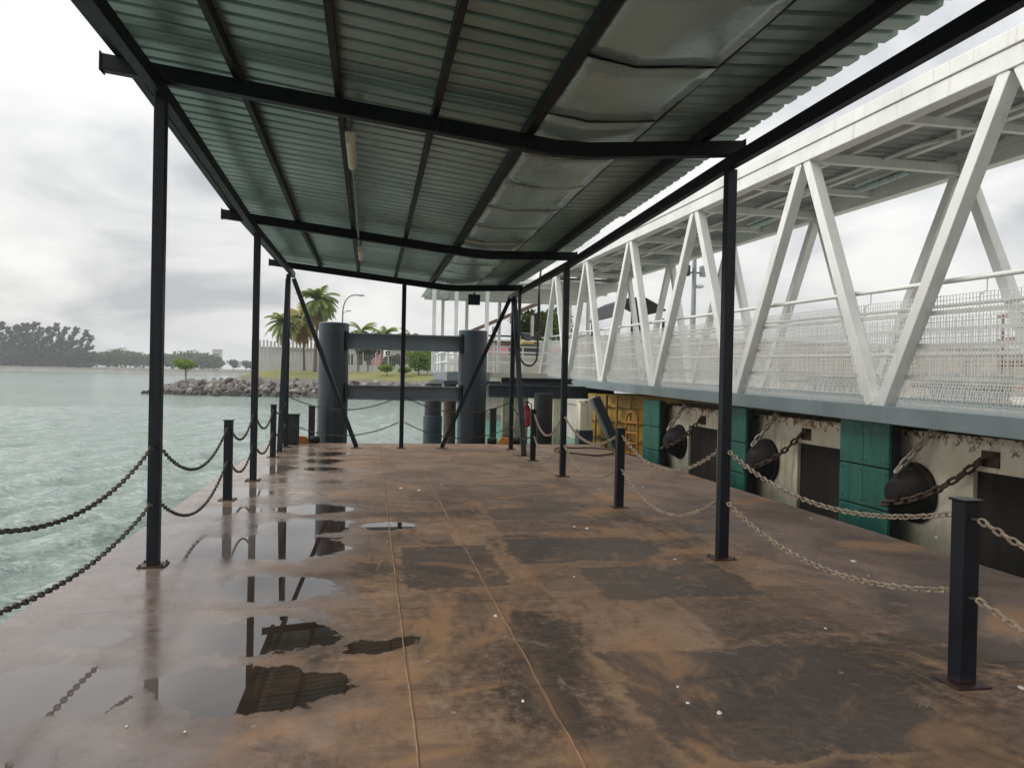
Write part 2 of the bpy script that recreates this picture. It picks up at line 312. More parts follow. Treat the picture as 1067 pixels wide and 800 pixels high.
def mat_water():
    t = NT('sea_water'); p = t.pos()
    spl = t.n('ShaderNodeSeparateXYZ'); t.set(spl.inputs[0], p)
    big = t.noise(p, .05, 4, .6)
    n1 = t.noise(t.scale(p, (1, 1.6, 1)), 2.2, 6, .62, .5); n2 = t.noise(t.scale(p, (1, 1.5, 1)), 7, 4, .6, .3)
    n0 = t.noise(t.scale(p, (.6, 1.2, 1)), .7, 5, .6, .4)
    c = t.mix(t.ss(big, .35, .65), (.15, .205, .175), (.195, .25, .22))
    # sheltered green water between the pontoon, the piers and the quay
    shel = t.math('MULTIPLY', t.ss(spl.outputs[0], 2.6, 4.2), t.ss(spl.outputs[1], 60, 35))
    c = t.mix(shel, c, (.035, .20, .13))
    crest = t.ss(t.math('ADD', spl.outputs[2], t.math('MULTIPLY', n1, .22)), -.87, -.78)
    foam = t.math('MULTIPLY', crest, t.ss(n2, .45, .6)); c = t.mix(t.math('MULTIPLY', foam, .35), c, (.55, .60, .58))
    h = t.math('ADD', t.math('MULTIPLY', n1, .22), t.math('MULTIPLY', n2, .10)); h = t.math('ADD', h, t.math('MULTIPLY', n0, .5))
    MAT['sea_water'] = t.fin(c, .12, 0, t.bump(h, .85, .45), ior=1.33)
mat_water()

# ------------------------------------------------------------------ mesh helpers
class MB:
    def __init__(s): s.v = []; s.f = []
    def add(s, vs, fs):
        b = len(s.v); s.v += [tuple(v) for v in vs]; s.f += [tuple(b+i for i in f) for f in fs]; return s
    def box(s, x0, x1, y0, y1, z0, z1):
        return s.add([(x0,y0,z0),(x1,y0,z0),(x1,y1,z0),(x0,y1,z0),(x0,y0,z1),(x1,y0,z1),(x1,y1,z1),(x0,y1,z1)],
                     [(0,3,2,1),(4,5,6,7),(0,1,5,4),(1,2,6,5),(2,3,7,6),(3,0,4,7)])
    def bar(s, a, b, w, h=None, up=(0,0,1), caps=True):
        a, b = V(a), V(b); h = h or w; d = (b-a).normalized(); u = V(up)
        if abs(d.dot(u)) > .98: u = V((0,1,0))
        sd = d.cross(u).normalized(); u = sd.cross(d).normalized()
        vs = [q+sd*i*w/2+u*j*h/2 for q in (a, b) for i, j in ((-1,-1),(1,-1),(1,1),(-1,1))]
        fs = [(0,1,5,4),(1,2,6,5),(2,3,7,6),(3,0,4,7)] + ([(3,2,1,0),(4,5,6,7)] if caps else [])
        return s.add(vs, fs)
    def tube(s, pts, r, n=8, closed=False, caps=True):
        pts = [V(p) for p in pts]; N = len(pts); rr = r if isinstance(r, (list, tuple)) else [r]*N
        vs = []; pu = None
        for i, p in enumerate(pts):
            if closed: d = pts[(i+1) % N]-pts[i-1]
            else: d = pts[min(i+1, N-1)]-pts[max(i-1, 0)]
            d.normalize()
            if pu is None: u = V((0,0,1)) if abs(d.z) < .9 else V((1,0,0))
            else: u = pu
            sd = d.cross(u).normalized(); u = sd.cross(d).normalized(); pu = u
            for k in range(n):
                a = 2*PI*k/n; vs.append(p+sd*math.cos(a)*rr[i]+u*math.sin(a)*rr[i])
        fs = [(i*n+k, ((i+1) % N)*n+k, ((i+1) % N)*n+(k+1) % n, i*n+(k+1) % n) for i in range(N if closed else N-1) for k in range(n)]
        if caps and not closed: fs += [tuple(range(n)), tuple(range((N-1)*n, N*n))[::-1]]
        return s.add(vs, fs)
    def lathe(s, c, prof, n=24, axis=(0,0,1)):
        ax = V(axis).normalized(); u = V((1,0,0)) if abs(ax.x) < .9 else V((0,1,0)); sd = ax.cross(u).normalized(); u = sd.cross(ax)
        vs = [V(c)+ax*z+(sd*math.cos(2*PI*k/n)+u*math.sin(2*PI*k/n))*r for r, z in prof for k in range(n)]
        fs = [(i*n+k, i*n+(k+1) % n, (i+1)*n+(k+1) % n, (i+1)*n+k) for i in range(len(prof)-1) for k in range(n)]
        fs += [tuple(range(n))[::-1], tuple(range((len(prof)-1)*n, len(prof)*n))]
        return s.add(vs, fs)
    def mesh(s, name, mat, off=V((0,0,0)), smooth=None):
        me = bpy.data.meshes.new(name); me.from_pydata([tuple(V(v)-off) for v in s.v], [], s.f)
        bm = bmesh.new(); bm.from_mesh(me); bmesh.ops.recalc_face_normals(bm, faces=bm.faces); bm.to_mesh(me); bm.free()
        me.materials.append(MAT[mat])
        if smooth is not None:
            for p in me.polygons: p.use_smooth = True
            try: me.set_sharp_from_angle(angle=math.radians(smooth))
            except Exception: pass
        return me
def wloc(o):
    l = V(o.location)
    while o.parent: o = o.parent; l += V(o.location)
    return l
def build(mb, name, mat, parent=None, loc=None, smooth=None, bevel=0):
    off = wloc(parent) if parent else V(loc or (0,0,0))
    o = bpy.data.objects.new(name, mb.mesh(name, mat, off, smooth)); C.objects.link(o)
    if parent: o.parent = parent
    else: o.location = off
    if bevel:
        b = o.modifiers.new('bevel', 'BEVEL'); b.width = bevel; b.segments = 2; b.limit_method = 'ANGLE'
    return o
def tag(o, label=None, cat=None, group=None, kind=None):
    if label: o['label'] = label
    if cat: o['category'] = cat
    if group: o['group'] = group
    if kind: o['kind'] = kind
    return o
def thing(name, loc, label, cat, group=None):
    o = bpy.data.objects.new(name, None); C.objects.link(o); o.location = loc; o.empty_display_size = .2
    return tag(o, label, cat, group)
def copy_tree(o, parent=None):
    c = o.copy(); C.objects.link(c)
    if parent: c.parent = parent
    for ch in list(o.children): copy_tree(ch, c)
    return c

# ------------------------------------------------------------------ world and sun
sc = bpy.context.scene
w = bpy.data.worlds.new('World'); sc.world = w; w.use_nodes = True
nt = w.node_tree; nt.nodes.clear()
def wn_(ty, **k):
    n = nt.nodes.new(ty)
    for a, v in k.items(): setattr(n, a, v)
    return n
SUN_EL, SUN_AZ = math.radians(40), math.radians(-75)
sky = wn_('ShaderNodeTexSky', sky_type='NISHITA'); sky.sun_disc = False; sky.sun_elevation = SUN_EL; sky.sun_rotation = SUN_AZ
sky.air_density = 1.5; sky.dust_density = 4
tc = wn_('ShaderNodeTexCoord'); sep = wn_('ShaderNodeSeparateXYZ'); nt.links.new(tc.outputs['Generated'], sep.inputs[0])
zz = wn_('ShaderNodeMath', operation='ADD'); nt.links.new(sep.outputs[2], zz.inputs[0]); zz.inputs[1].default_value = .28
zm = wn_('ShaderNodeMath', operation='MAXIMUM'); nt.links.new(zz.outputs[0], zm.inputs[0]); zm.inputs[1].default_value = .1
dv = wn_('ShaderNodeVectorMath', operation='DIVIDE'); nt.links.new(tc.outputs['Generated'], dv.inputs[0])
cb = wn_('ShaderNodeCombineXYZ')
for i in range(3): nt.links.new(zm.outputs[0], cb.inputs[i])
nt.links.new(cb.outputs[0], dv.inputs[1])
n1 = wn_('ShaderNodeTexNoise'); nt.links.new(dv.outputs[0], n1.inputs['Vector']); n1.inputs['Scale'].default_value = 1.7
n1.inputs['Detail'].default_value = 7; n1.inputs['Roughness'].default_value = .52; n1.inputs['Distortion'].default_value = .5
rp = wn_('ShaderNodeValToRGB'); nt.links.new(n1.outputs[0], rp.inputs[0])
e = rp.color_ramp.elements; e[0].position = .34; e[0].color = (3.5, 3.6, 3.8, 1); e[1].position = .64; e[1].color = (6.9, 6.8, 6.7, 1)
m = e = rp.color_ramp.elements.new(.48); m.color = (5.5, 5.5, 5.5, 1)
mx = wn_('ShaderNodeMix', data_type='RGBA'); mx.inputs[0].default_value = .93
zc2 = wn_('ShaderNodeMath', operation='MAXIMUM'); nt.links.new(sep.outputs[2], zc2.inputs[0]); zc2.inputs[1].default_value = 0
zp = wn_('ShaderNodeMath', operation='POWER'); nt.links.new(zc2.outputs[0], zp.inputs[0]); zp.inputs[1].default_value = 2
zq = wn_('ShaderNodeMath', operation='MULTIPLY_ADD'); nt.links.new(zp.outputs[0], zq.inputs[0]); zq.inputs[1].default_value = 1.5; zq.inputs[2].default_value = .95
vs_ = wn_('ShaderNodeVectorMath', operation='SCALE'); nt.links.new(rp.outputs[0], vs_.inputs[0]); nt.links.new(zq.outputs[0], vs_.inputs[3])
nt.links.new(sky.outputs[0], mx.inputs[6]); nt.links.new(vs_.outputs[0], mx.inputs[7])
bg = wn_('ShaderNodeBackground'); nt.links.new(mx.outputs[2], bg.inputs[0]); bg.inputs[1].default_value = .1
wo = wn_('ShaderNodeOutputWorld'); nt.links.new(bg.outputs[0], wo.inputs[0])
sl = bpy.data.lights.new('sun', 'SUN'); sl.energy = 1.5; sl.angle = math.radians(50); sl.color = (1, .97, .93)
so = bpy.data.objects.new('sun', sl); C.objects.link(so); so.location = (-30, 20, 60)
sd = V((math.sin(SUN_AZ)*math.cos(SUN_EL), math.cos(SUN_AZ)*math.cos(SUN_EL), math.sin(SUN_EL)))
so.rotation_euler = sd.to_track_quat('Z', 'Y').to_euler()
sc.view_settings.view_transform = 'Standard'; sc.view_settings.look = 'None'; sc.view_settings.gamma = 1
sc.view_settings.use_curve_mapping = False; sc.view_settings.exposure = .62

# ------------------------------------------------------------------ water
WZ = -1.05
def make_water():
    th = list(np.linspace(-62, 52, 620)) + list(np.linspace(53, 297, 60))
    th = np.radians(np.array(th)); r = [1.2]
    while r[-1] < 60: r.append(r[-1]*1.0095+.012)
    while r[-1] < 7000: r.append(r[-1]*1.06)
    r = np.array(r); R_, T = np.meshgrid(r, th, indexing='ij'); X = R_*np.sin(T); Yy = R_*np.cos(T); Z = np.zeros_like(X)
    rng = np.random.RandomState(4)
    for i in range(70):
        L = .45*(9 ** rng.rand()); a = math.radians(-62)+rng.randn()*.55; k = 2*PI/L
        amp = .0075*L**.65; ph = rng.rand()*2*PI
        fade = np.clip((L/(R_*.012+.03)-2)/3, 0, 1)
        s_ = np.sin(k*(X*math.sin(a)+Yy*math.cos(a))+ph+.6*np.sin(.35*X+.27*Yy+i))
        Z += amp*fade*(1-2*np.abs(s_)**1.4+.4)*.75
    Z *= np.clip(1-(X-1.5)/2, .25, 1)
    nr, nth = X.shape; idx = np.arange(nr*nth).reshape(nr, nth)
    a, b = idx[:-1], idx[1:]; a2, b2 = np.roll(a, -1, 1), np.roll(b, -1, 1)
    q = np.stack([a, b, b2, a2], -1).reshape(-1, 4)
    me = bpy.data.meshes.new('water'); vs = np.stack([X, Yy, Z+WZ], -1).reshape(-1, 3)
    vs = np.vstack([vs, [[0, 0, WZ]]]); c = nr*nth
    tri = [(c, int(idx[0, (j+1) % nth]), int(idx[0, j])) for j in range(nth)]
    nv, nf = len(vs), len(q); me.vertices.add(nv); me.vertices.foreach_set('co', vs.ravel())
    me.loops.add(nf*4+nth*3); lv = np.concatenate([q.ravel(), np.array(tri).ravel()]); me.loops.foreach_set('vertex_index', lv)
    me.polygons.add(nf+nth); st = np.concatenate([np.arange(nf)*4, nf*4+np.arange(nth)*3]); me.polygons.foreach_set('loop_start', st)
    me.update(calc_edges=True); me.validate()
    me.polygons.foreach_set('use_smooth', [True]*len(me.polygons))
    bm = bmesh.new(); bm.from_mesh(me); bmesh.ops.recalc_face_normals(bm, faces=bm.faces)
    if sum(f.normal.z for f in bm.faces) < 0: bmesh.ops.reverse_faces(bm, faces=bm.faces)
    bm.to_mesh(me); bm.free()
    me.materials.append(MAT['sea_water']); o = bpy.data.objects.new('water', me); C.objects.link(o); o['kind'] = 'structure'
make_water()

# ------------------------------------------------------------------ pontoon deck
DX0, DX1, DY1 = -2.24, 5.47, 18.2
mb = MB(); mb.box(DX0, DX1, -8, DY1, -1.35, 0)
d = build(mb, 'deck', 'rusty_deck', bevel=.012); d['kind'] = 'structure'
for sx, sd_ in ((.23, 1), (.90, -1)):
    rs_ = random.Random(sx); pts = [(sx-sd_*.004+rs_.uniform(-.004, .004), y, .0+rs_.uniform(-.0015, .001)) for y in np.arange(-7.9, 18.1, .22)]
    build(MB().tube(pts, .0048, 6), 'weld_seam', 'seam_rust', d, smooth=60)
# low rub strip on the rim and mooring fittings
t_ = thing('rub_rail', (DX0, 5, -.3), 'dark steel rubbing rail running round the rim of the rusty deck', 'rub rail')
build(MB().box(DX0-.09, DX0-.002, -8, DY1, -.36, -.14), 'left_rail', 'pile_dark', t_)
build(MB().box(DX1+.002, DX1+.09, -8, DY1, -.36, -.14), 'right_rail', 'pile_dark', t_)
build(MB().box(DX0-.09, DX1+.09, DY1+.002, DY1+.09, -.36, -.14), 'end_rail', 'pile_dark', t_)

# ------------------------------------------------------------------ canopy
FR = {  # frame: left post (x,y), right post, beam z at left tip, kink, right tip (top of beam)
 0: ((-1.73, 1.35), (3.17, 1.25), 4.10, 3.65, 3.77),
 1: ((-1.72, 6.70), (3.17, 6.50), 4.13, 3.66, 3.78),
 2: ((-1.68, 11.85), (3.12, 12.20), 3.96, 3.60, 3.67),
 3: ((-1.77, 17.10), (3.10, 16.80), 4.02, 3.60, 3.66)}
XL, XK, XR = -2.17, 1.70, 3.27
def ztop(x, f):
    _, _, a, k, r = FR[f]
    return a+(k-a)*(x-XL)/(XK-XL) if x < XK else k+(r-k)*(x-XK)/(XR-XK)
def fy(x, f):
    l, r = FR[f][0], FR[f][1]; return l[1]+(r[1]-l[1])*(x-l[0])/(r[0]-l[0])
def zt(x, y):
    ys = [fy(x, f) for f in range(4)]
    if y <= ys[0]: return ztop(x, 0)
    for i in range(3):
        if y <= ys[i+1]:
            t = (y-ys[i])/(ys[i+1]-ys[i]); return ztop(x, i)*(1-t)+ztop(x, i+1)*t
    return ztop(x, 3)
can = thing('canopy', (.7, 9, 0), 'open-sided canopy of dark steel posts and beams under a corrugated metal roof on the pontoon', 'canopy')
Y0, Y1 = -1.6, 17.75
PW = .092
def post(x, y, z1, lean=0):
    p = build(MB().box(x-PW/2, x+PW/2, y-PW/2, y+PW/2, .012, z1), 'post', 'navy_paint', can, bevel=.006)
    build(MB().box(x-.105, x+.105, y-.095, y+.095, .0005, .0125), 'base_plate', 'navy_paint', p, bevel=.003)
    for i in (-1, 1):
        for j in (-1, 1): build(MB().lathe((x+i*.085, y+j*.075, .0125), [(.009, 0), (.009, .008), (.005, .009), (.005, .018)], 6), 'bolt', 'navy_paint', p)
    ey = MB()
    for zz_ in (.52, .98):
        for dy in (-1, 1): build(MB().tube([(x+.02*math.cos(a), y+dy*(PW/2+.018+.02*math.sin(a)), zz_+.0) for a in np.linspace(0, 2*PI, 10)[:-1]], .005, 5, closed=True), 'chain_eye', 'navy_paint', p)
    return p
BH = .13
for f in range(4):
    (lx, ly), (rx, ry), *_ = FR[f]
    zl = min(3.84, ztop(lx, f)-BH-.125); zl = ztop(lx, f)-BH-.13; zr = ztop(rx, f)-BH-.125
    post(lx, ly, zl); post(rx, ry, zr)
    b = MB()
    pts = [V((x, fy(x, f), ztop(x, f)-BH/2)) for x in (XL, 1.55, 1.85, XR)]
    pts[1].z += .0; 
    # bent beam as a swept rectangle
    vs = []
    for i, p in enumerate(pts):
        for sy, sz in ((-.05, -BH/2), (.05, -BH/2), (.05, BH/2), (-.05, BH/2)): vs.append(p+V((0, sy, sz)))
    fs = [(i*4+k, i*4+(k+1) % 4, i*4+4+(k+1) % 4, i*4+4+k) for i in range(3) for k in range(4)]+[(3,2,1,0),(12,13,14,15)]
    b.add(vs, fs); bb = build(b, 'cross_beam', 'beam_paint', can, bevel=.006)
    build(MB().box(XL-.013, XL-.001, fy(XL, f)-.06, fy(XL, f)+.06, ztop(XL, f)-BH-.01, ztop(XL, f)+.01), 'end_plate', 'beam_paint', bb)
    e_ = MB(); e_.box(XR+.001, XR+.013, fy(XR, f)-.06, fy(XR, f)+.06, ztop(XR, f)-BH-.01, ztop(XR, f)+.01); build(e_, 'end_plate', 'beam_paint', bb)
def runner(x, w, h, zoff, name, y0=Y0, y1=Y1, mat='beam_paint'):
    b = MB(); ys = [y0]+[fy(x, f) for f in range(4)]+[y1]; vs = []
    for y in ys:
        z = zt(x, y)+zoff
        vs += [(x-w/2, y, z), (x+w/2, y, z), (x+w/2, y, z+h), (x-w/2, y, z+h)]
    n = len(ys); fs = [(i*4+k, i*4+(k+1) % 4, i*4+4+(k+1) % 4, i*4+4+k) for i in range(n-1) for k in range(4)]+[(3,2,1,0), tuple(range((n-1)*4, n*4))]
    b.add(vs, fs); return build(b, name, mat, can)
runner(-1.73, .08, .118, -BH-.123, 'edge_beam')            # left longitudinal beam on the posts
runner(3.16, .065, .112, -BH-.121, 'edge_beam')             # right longitudinal beam on the posts
PH = .10
for x, w_ in ((-2.03, .07), (-1.13, .05), (-.31, .05), (.50, .05), (1.31, .07), (2.90, .075)): runner(x, w_, PH, .002, 'purlin')
runner(2.30, .035, .05, .052, 'purlin')
# corrugated roof sheet
def roof():
    xs = [-2.06, -1.6, -1.1, -.3, .5, 1.2, XK, 2.1, 2.7, 3.33]; prof = [(0, 0), (.100, 0), (.110, .042), (.162, .042), (.172, 0)]
    ys = []; k = 0; y = Y0-.1
    while y < Y1+.1:
        for a, z in prof: ys.append((y+a, z))
        y += .2
    b = MB(); n = len(xs); vs = []
    for i, (y, z) in enumerate(ys):
        sheet = int((y+5)/1.0); rnd = random.Random(sheet)
        j = rnd.uniform(-.006, .006); je = rnd.uniform(-.035, .03)
        for q, x in enumerate(xs):
            xx = x+(je if q == n-1 else 0)
            vs.append((xx, y, zt(min(x, XR), y)+PH+.004+z+j+.004*math.sin(x*3+y*1.7)))
    fs = [(i*n+k, i*n+k+1, (i+1)*n+k+1, (i+1)*n+k) for i in range(len(ys)-1) for k in range(n-1)]
    b.add(vs, fs); o = build(b, 'roof_sheet', 'roof_metal', can)
    s_ = o.modifiers.new('solid', 'SOLIDIFY'); s_.thickness = .003
roof()
# smooth sagging lining panels in the valley
y = Y0; i = 0
while y < Y1-.2:
    L = random.uniform(1.05, 1.2); y2 = min(y+L, Y1); vs = []; nx, ny = 8, 6; sag = random.uniform(.006, .018); tw = random.uniform(-.008, .008)
    for a in range(nx+1):
        for c_ in range(ny+1):
            x = 1.345+(2.285-1.345)*a/nx; yy = y+.008+(y2-y-.016)*c_/ny
            z = zt(x, yy)+.045-sag*math.sin(PI*a/nx)*(.6+.4*math.sin(PI*c_/ny+tw*20))-.006*math.sin(PI*c_/ny*2+i)+.004*math.sin(x*9+yy*3)+tw*(c_/ny-.5)
            # keep above the cross beams
            dmin = min(abs(yy-fy(x, f)) for f in range(4)); z = max(z, zt(x, yy)+.004) if dmin < .25 else z
            vs.append((x, yy, z))
    fs = [(a*(ny+1)+c_, (a+1)*(ny+1)+c_, (a+1)*(ny+1)+c_+1, a*(ny+1)+c_+1) for a in range(nx) for c_ in range(ny)]
    o = build(MB().add(vs, fs), 'ceiling_panel', 'galv_panel', can, smooth=60); s_ = o.modifiers.new('solid', 'SOLIDIFY'); s_.thickness = .004
    if y2 < Y1-.1:
        sm = [(1.35+.93*a/8, y2+.006*math.sin(a*2.1), zt(1.35+.93*a/8, y2)+.036-sag*.75*math.sin(PI*a/8)) for a in range(9)]
        if min(abs(y2-fy(1.7, f)) for f in range(4)) > .15: build(MB().tube(sm, .005, 5), 'panel_seam', 'galv_rib', can)
    y = y2; i += 1
# end centre post and diagonal braces
xc, yc = .69, 16.97; p = post(xc, yc, ztop(xc, 3)-BH-.002)
def brace(a, b):
    q = build(MB().bar(a, b, .10, .09), 'brace', 'navy_paint', can, bevel=.005)
    build(MB().box(a[0]-.12, a[0]+.12, a[1]-.1, a[1]+.1, .0005, .0125), 'base_plate', 'navy_paint', q)
brace((-.27, 16.98, .02), (-1.66, 17.08, 3.62)); brace((1.58, 17.0, .02), (3.02, 16.82, 3.36))
brace((-1.79, 16.2, .02), (-1.77, 17.02, 3.60)); brace((3.13, 15.45, .02), (3.10, 16.74, 3.34))
# light fittings under the roof
def batten(x, y, z, label):
    L = thing('light_fitting', (x, y, z), label, 'light fitting')
    build(MB().box(x-.045, x+.045, y, y+.95, z, z+.03), 'housing', 'cream_plastic', L, bevel=.006)
    build(MB().tube([(x, y+.02, z-.035), (x, y+.93, z-.035)], .04, 10), 'diffuser', 'cream_plastic', L, smooth=50)
    build(MB().box(x-.012, x+.012, y+.3, y+.33, z+.03, zt(x, y)+.11).box(x-.012, x+.012, y+.75, y+.78, z+.03, zt(x, y)+.11), 'hanger', 'galv_rib', L)
    return L
batten(-.22, 6.98, 3.72, 'long cream tube light under the roof behind the nearest cross beam')
batten(-.20, 12.4, 3.60, 'long cream tube light under the roof behind the second cross beam')
cd = thing('conduit', (-.22, 9, 3.7), 'thin grey cable pipe running between the two tube lights under the roof', 'cable pipe')
build(MB().tube([(-.22, 7.94, 3.765), (-.22, 12.38, 3.66)], .014, 6), 'pipe', 'galv_rib', cd); 
build(MB().tube([(-.22, 8.6, 3.75), (-.24, 8.62, 3.92)], .01, 5).tube([(-.22, 10.6, 3.70), (-.24, 10.62, 3.88)], .01, 5), 'hanger', 'galv_rib', cd)
fl = thing('floodlight', tuple(at(494, 305, 17.0)), 'black square floodlight hanging under the farthest cross beam', 'floodlight')
q = at(494, 313, 17.0); top = ztop(q.x, 3)-BH
build(MB().box(q.x-.13, q.x+.13, q.y-.06, q.y+.06, q.z-.1, q.z+.13), 'housing', 'dark_cloth', fl, bevel=.012)
build(MB().box(q.x-.11, q.x+.11, q.y-.075, q.y-.061, q.z-.08, q.z+.11), 'glass', 'glass_dark', fl)
build(MB().box(q.x-.016, q.x+.016, q.y-.01, q.y+.01, q.z+.13, top), 'bracket', 'beam_paint', fl)
# hanging hoses by the far right corner post
def loop(pts, n=40):
    out = []
    P_ = [pts[0]]+pts+[pts[-1]]
    for i in range(1, len(P_)-2):
        for k in range(8):
            t = k/8; a, b, c_, d_ = [V(P_[i+j]) for j in (-1, 0, 1, 2)]
            out.append(.5*((2*b)+(c_-a)*t+(2*a-5*b+4*c_-d_)*t*t+(3*b-a-3*c_+d_)*t**3))
    out.append(V(pts[-1])); return out
for pp, lab in (([(541, 300), (541, 330), (543, 348), (550, 354), (558, 350), (562, 340), (562, 300), (564, 280)], 'upper loop of dark hose hanging beside the far right corner post'),
                ([(543, 300), (541, 360), (543, 375), (550, 381), (557, 378), (560, 366), (561, 320), (563, 285)], 'longer lower loop of dark hose hanging beside the far right corner post')):
    pts = [tuple(at(x, y, 16.2+.05*k)) for k, (x, y) in enumerate(pp)]
    o = build(MB().tube(loop(pts), .022, 7), 'hanging_hose', 'hose', loc=pts[0], smooth=60); tag(o, lab, 'hose')

# ------------------------------------------------------------------ bollards and chains
def bollard(x, y, label, s=.10, h=1.0):
    b = thing('chain_post', (x, y, 0), label, 'chain post', 'short black posts carrying the deck chains')
    build(MB().box(x-s/2, x+s/2, y-s/2, y+s/2, .012, h-.013), 'post_tube', 'navy_paint', b, bevel=.007)
    build(MB().box(x-s/2-.011, x+s/2+.011, y-s/2-.011, y+s/2+.011, h-.0125, h), 'cap_plate', 'navy_paint', b, bevel=.003)
    bp = build(MB().box(x-.10, x+.10, y-.10, y+.10, .0005, .0115), 'base_plate', 'navy_paint', b, bevel=.003)
    e = MB()
    for zz_ in (.48, .90):
        for dy in (-1, 1): build(MB().tube([(x+.02*math.cos(a), y+dy*(s/2+.016+.02*math.sin(a)), zz_) for a in np.linspace(0, 2*PI, 10)[:-1]], .005, 5, closed=True), 'chain_eye', 'chain_dark', b)
    return b
BL = {}
LP = [(-1.75, 3.58), (-1.73, 10.07), (-1.79, 15.1)]; RP = [(3.18, 3.63), (3.11, 9.26), (3.12, 14.55)]
bollard(*LP[0], 'black chain post at the left edge of the photo beside the water')
bollard(*LP[1], 'black chain post between the first and second left canopy posts')
bollard(*LP[2], 'black chain post just before the far left canopy corner')
bollard(*RP[0], 'nearest and largest black chain post, at the right front of the deck')
bollard(*RP[1], 'black chain post between the first and second right canopy posts')
bollard(*RP[2], 'black chain post just before the far right canopy corner')
def links(mb, a, b, sag, pitch=.042, wire=.0055, half=.013, seg=10, ns=5):
    a, b = V(a), V(b); L = (b-a).length*(1+2.67*(sag/max(.1, (b-a).length))**2); n = int(L/pitch)
    pt = lambda t: a+(b-a)*t+V((0, 0, -4*sag*t*(1-t)))
    for i in range(n):
        p = pt((i+.5)/n); d = (pt(min(1, (i+.6)/n))-pt(max(0, (i+.4)/n))).normalized()
        sdv = d.cross(V((0,0,1))).normalized(); up = sdv.cross(d)
        an = (PI/4 if i % 2 else -PI/4)+random.uniform(-.2, .2); s_ = sdv*math.cos(an)+up*math.sin(an)
        hl = pitch*.5+wire*.2; ring = []
        for k in range(seg):
            c = 2*PI*k/seg; ring.append(p+d*(math.copysign(hl-half*.9, math.cos(c)) + math.cos(c)*half*1.15)+s_*math.sin(c)*half)
        mb.tube(ring, wire, ns, closed=True)
    return mb
def chain(a, b, sag, label, mat='chain_dark', near=True, group='chains along the deck edges', **k):
    mb = MB(); kw = dict(pitch=.050, wire=.0066, half=.016, seg=8, ns=4); kw.update(k)
    links(mb, a, b, sag, **kw)
    o = build(mb, 'chain', mat, loc=tuple(a), smooth=80); return tag(o, label, 'chain', group)
H1, H2 = .90, .48; PT, PB = .98, .52
def pq(p, dy, z): return (p[0], p[1]+dy*.095, z)
L1, L2, L3 = FR[1][0], FR[2][0], FR[3][0]; R1, R2, R3 = FR[1][1], FR[2][1], FR[3][1]
spans = [
 (LP[0], L1, .22, .15, 'dark', 'from the left edge of the photo to the nearest left canopy post'),
 (L1, LP[1], .34, .34, 'dark', 'from the nearest left canopy post to the next chain post'),
 (LP[1], L2, .25, .25, 'dark', 'from the left chain post to the second left canopy post'),
 (L2, LP[2], .28, .25, 'dark', 'from the second left canopy post towards the far chain post'),
 (LP[2], L3, .15, .15, 'dark', 'short span at the far left canopy corner'),
 (RP[0], R1, .20, .20, 'pale', 'from the nearest chain post to the nearest right canopy post'),
 (R1, RP[1], .30, .32, 'pale', 'from the nearest right canopy post back to the next chain post'),
 (RP[1], R2, .25, .28, 'pale', 'from the right chain post to the second right canopy post'),
 (R2, RP[2], .36, .30, 'pale', 'from the second right canopy post to the far chain post'),
 (RP[2], R3, .15, .15, 'dark', 'short span at the far right canopy corner'),
 ((3.18, -1.6), RP[0], .38, .34, 'pale', 'from the nearest chain post out past the right edge of the photo'),
]
def hz(p, top): 
    isb = p in LP or p in RP or p[1] < 0
    return (H1 if top else H2) if isb else (PT if top else PB)
for a, b, s1, s2, m_, lab in spans:
    for top, sg in ((True, s1), (False, s2)):
        pre = ('rusty ' if m_ == 'pale' else 'dark ')+('upper' if top else 'lower')+' chain '
        chain(pq(a, 1, hz(a, top)), pq(b, -1, hz(b, top)), sg, pre+lab, 'chain_'+('pale' if m_ == 'pale' else 'dark'), **({} if m_ == 'pale' else dict(wire=.006, half=.0145, pitch=.048)))
cpt = (.69, 16.97)
for top, z in ((True, PT+.1), (False, PB+.0)):
    nm = 'upper' if top else 'lower'
    chain((-1.70, 17.1, z), (.62, 16.97, z+.05), .28, nm+' dark chain across the end from the left corner to the centre post')
    chain((.76, 16.97, z+.05), (3.03, 16.8, z-.05), .28, nm+' dark chain across the end from the centre post to the right corner')
# small black cabinet, guide rollers, hose on deck, scraps
q = ground(303, 463); t_ = thing('deck_box', tuple(q), 'small black steel box standing at the far left corner of the deck', 'steel box')
build(MB().box(q.x-.17, q.x+.17, q.y-.1, q.y+.1, .03, .66), 'box_body', 'pile_dark', t_, bevel=.01)
build(MB().box(q.x-.19, q.x+.19, q.y-.12, q.y+.12, .661, .69), 'box_lid', 'pile_dark', t_, bevel=.005)
build(MB().box(q.x-.15, q.x+.15, q.y-.09, q.y+.09, .0, .029), 'foot', 'pile_dark', t_)
def guide(x, label):
    y = DY1-.02; g = thing('pile_guide', (x, y, 0), label, 'pile guide', 'yellow and black roller guides at the end of the deck')
    v = [(x-.17, y-.06, .001), (x+.17, y-.06, .001), (x+.1, y-.06, .15), (x-.06, y-.06, .17)]; v2 = [(a, b+.12, c) for a, b, c in v]
    build(MB().add(v+v2, [(0,1,2,3),(7,6,5,4),(0,4,5,1),(1,5,6,2),(2,6,7,3),(3,7,4,0)]), 'bracket', 'orange_paint', g, bevel=.01)
    for sx in (-1, 1):
        build(MB().lathe((x+sx*.18, y+.02, .08), [(.06, 0), (.085, .03), (.085, .19), (.06, .22)], 16, (sx, 0, 0)), 'roller', 'black_rubber', g, smooth=40)
guide(ground(314, 462).x, 'yellow bracket with black rollers at the far left end of the deck')
guide(ground(524, 462).x, 'yellow bracket with black rollers at the far right end of the deck')
hp = []
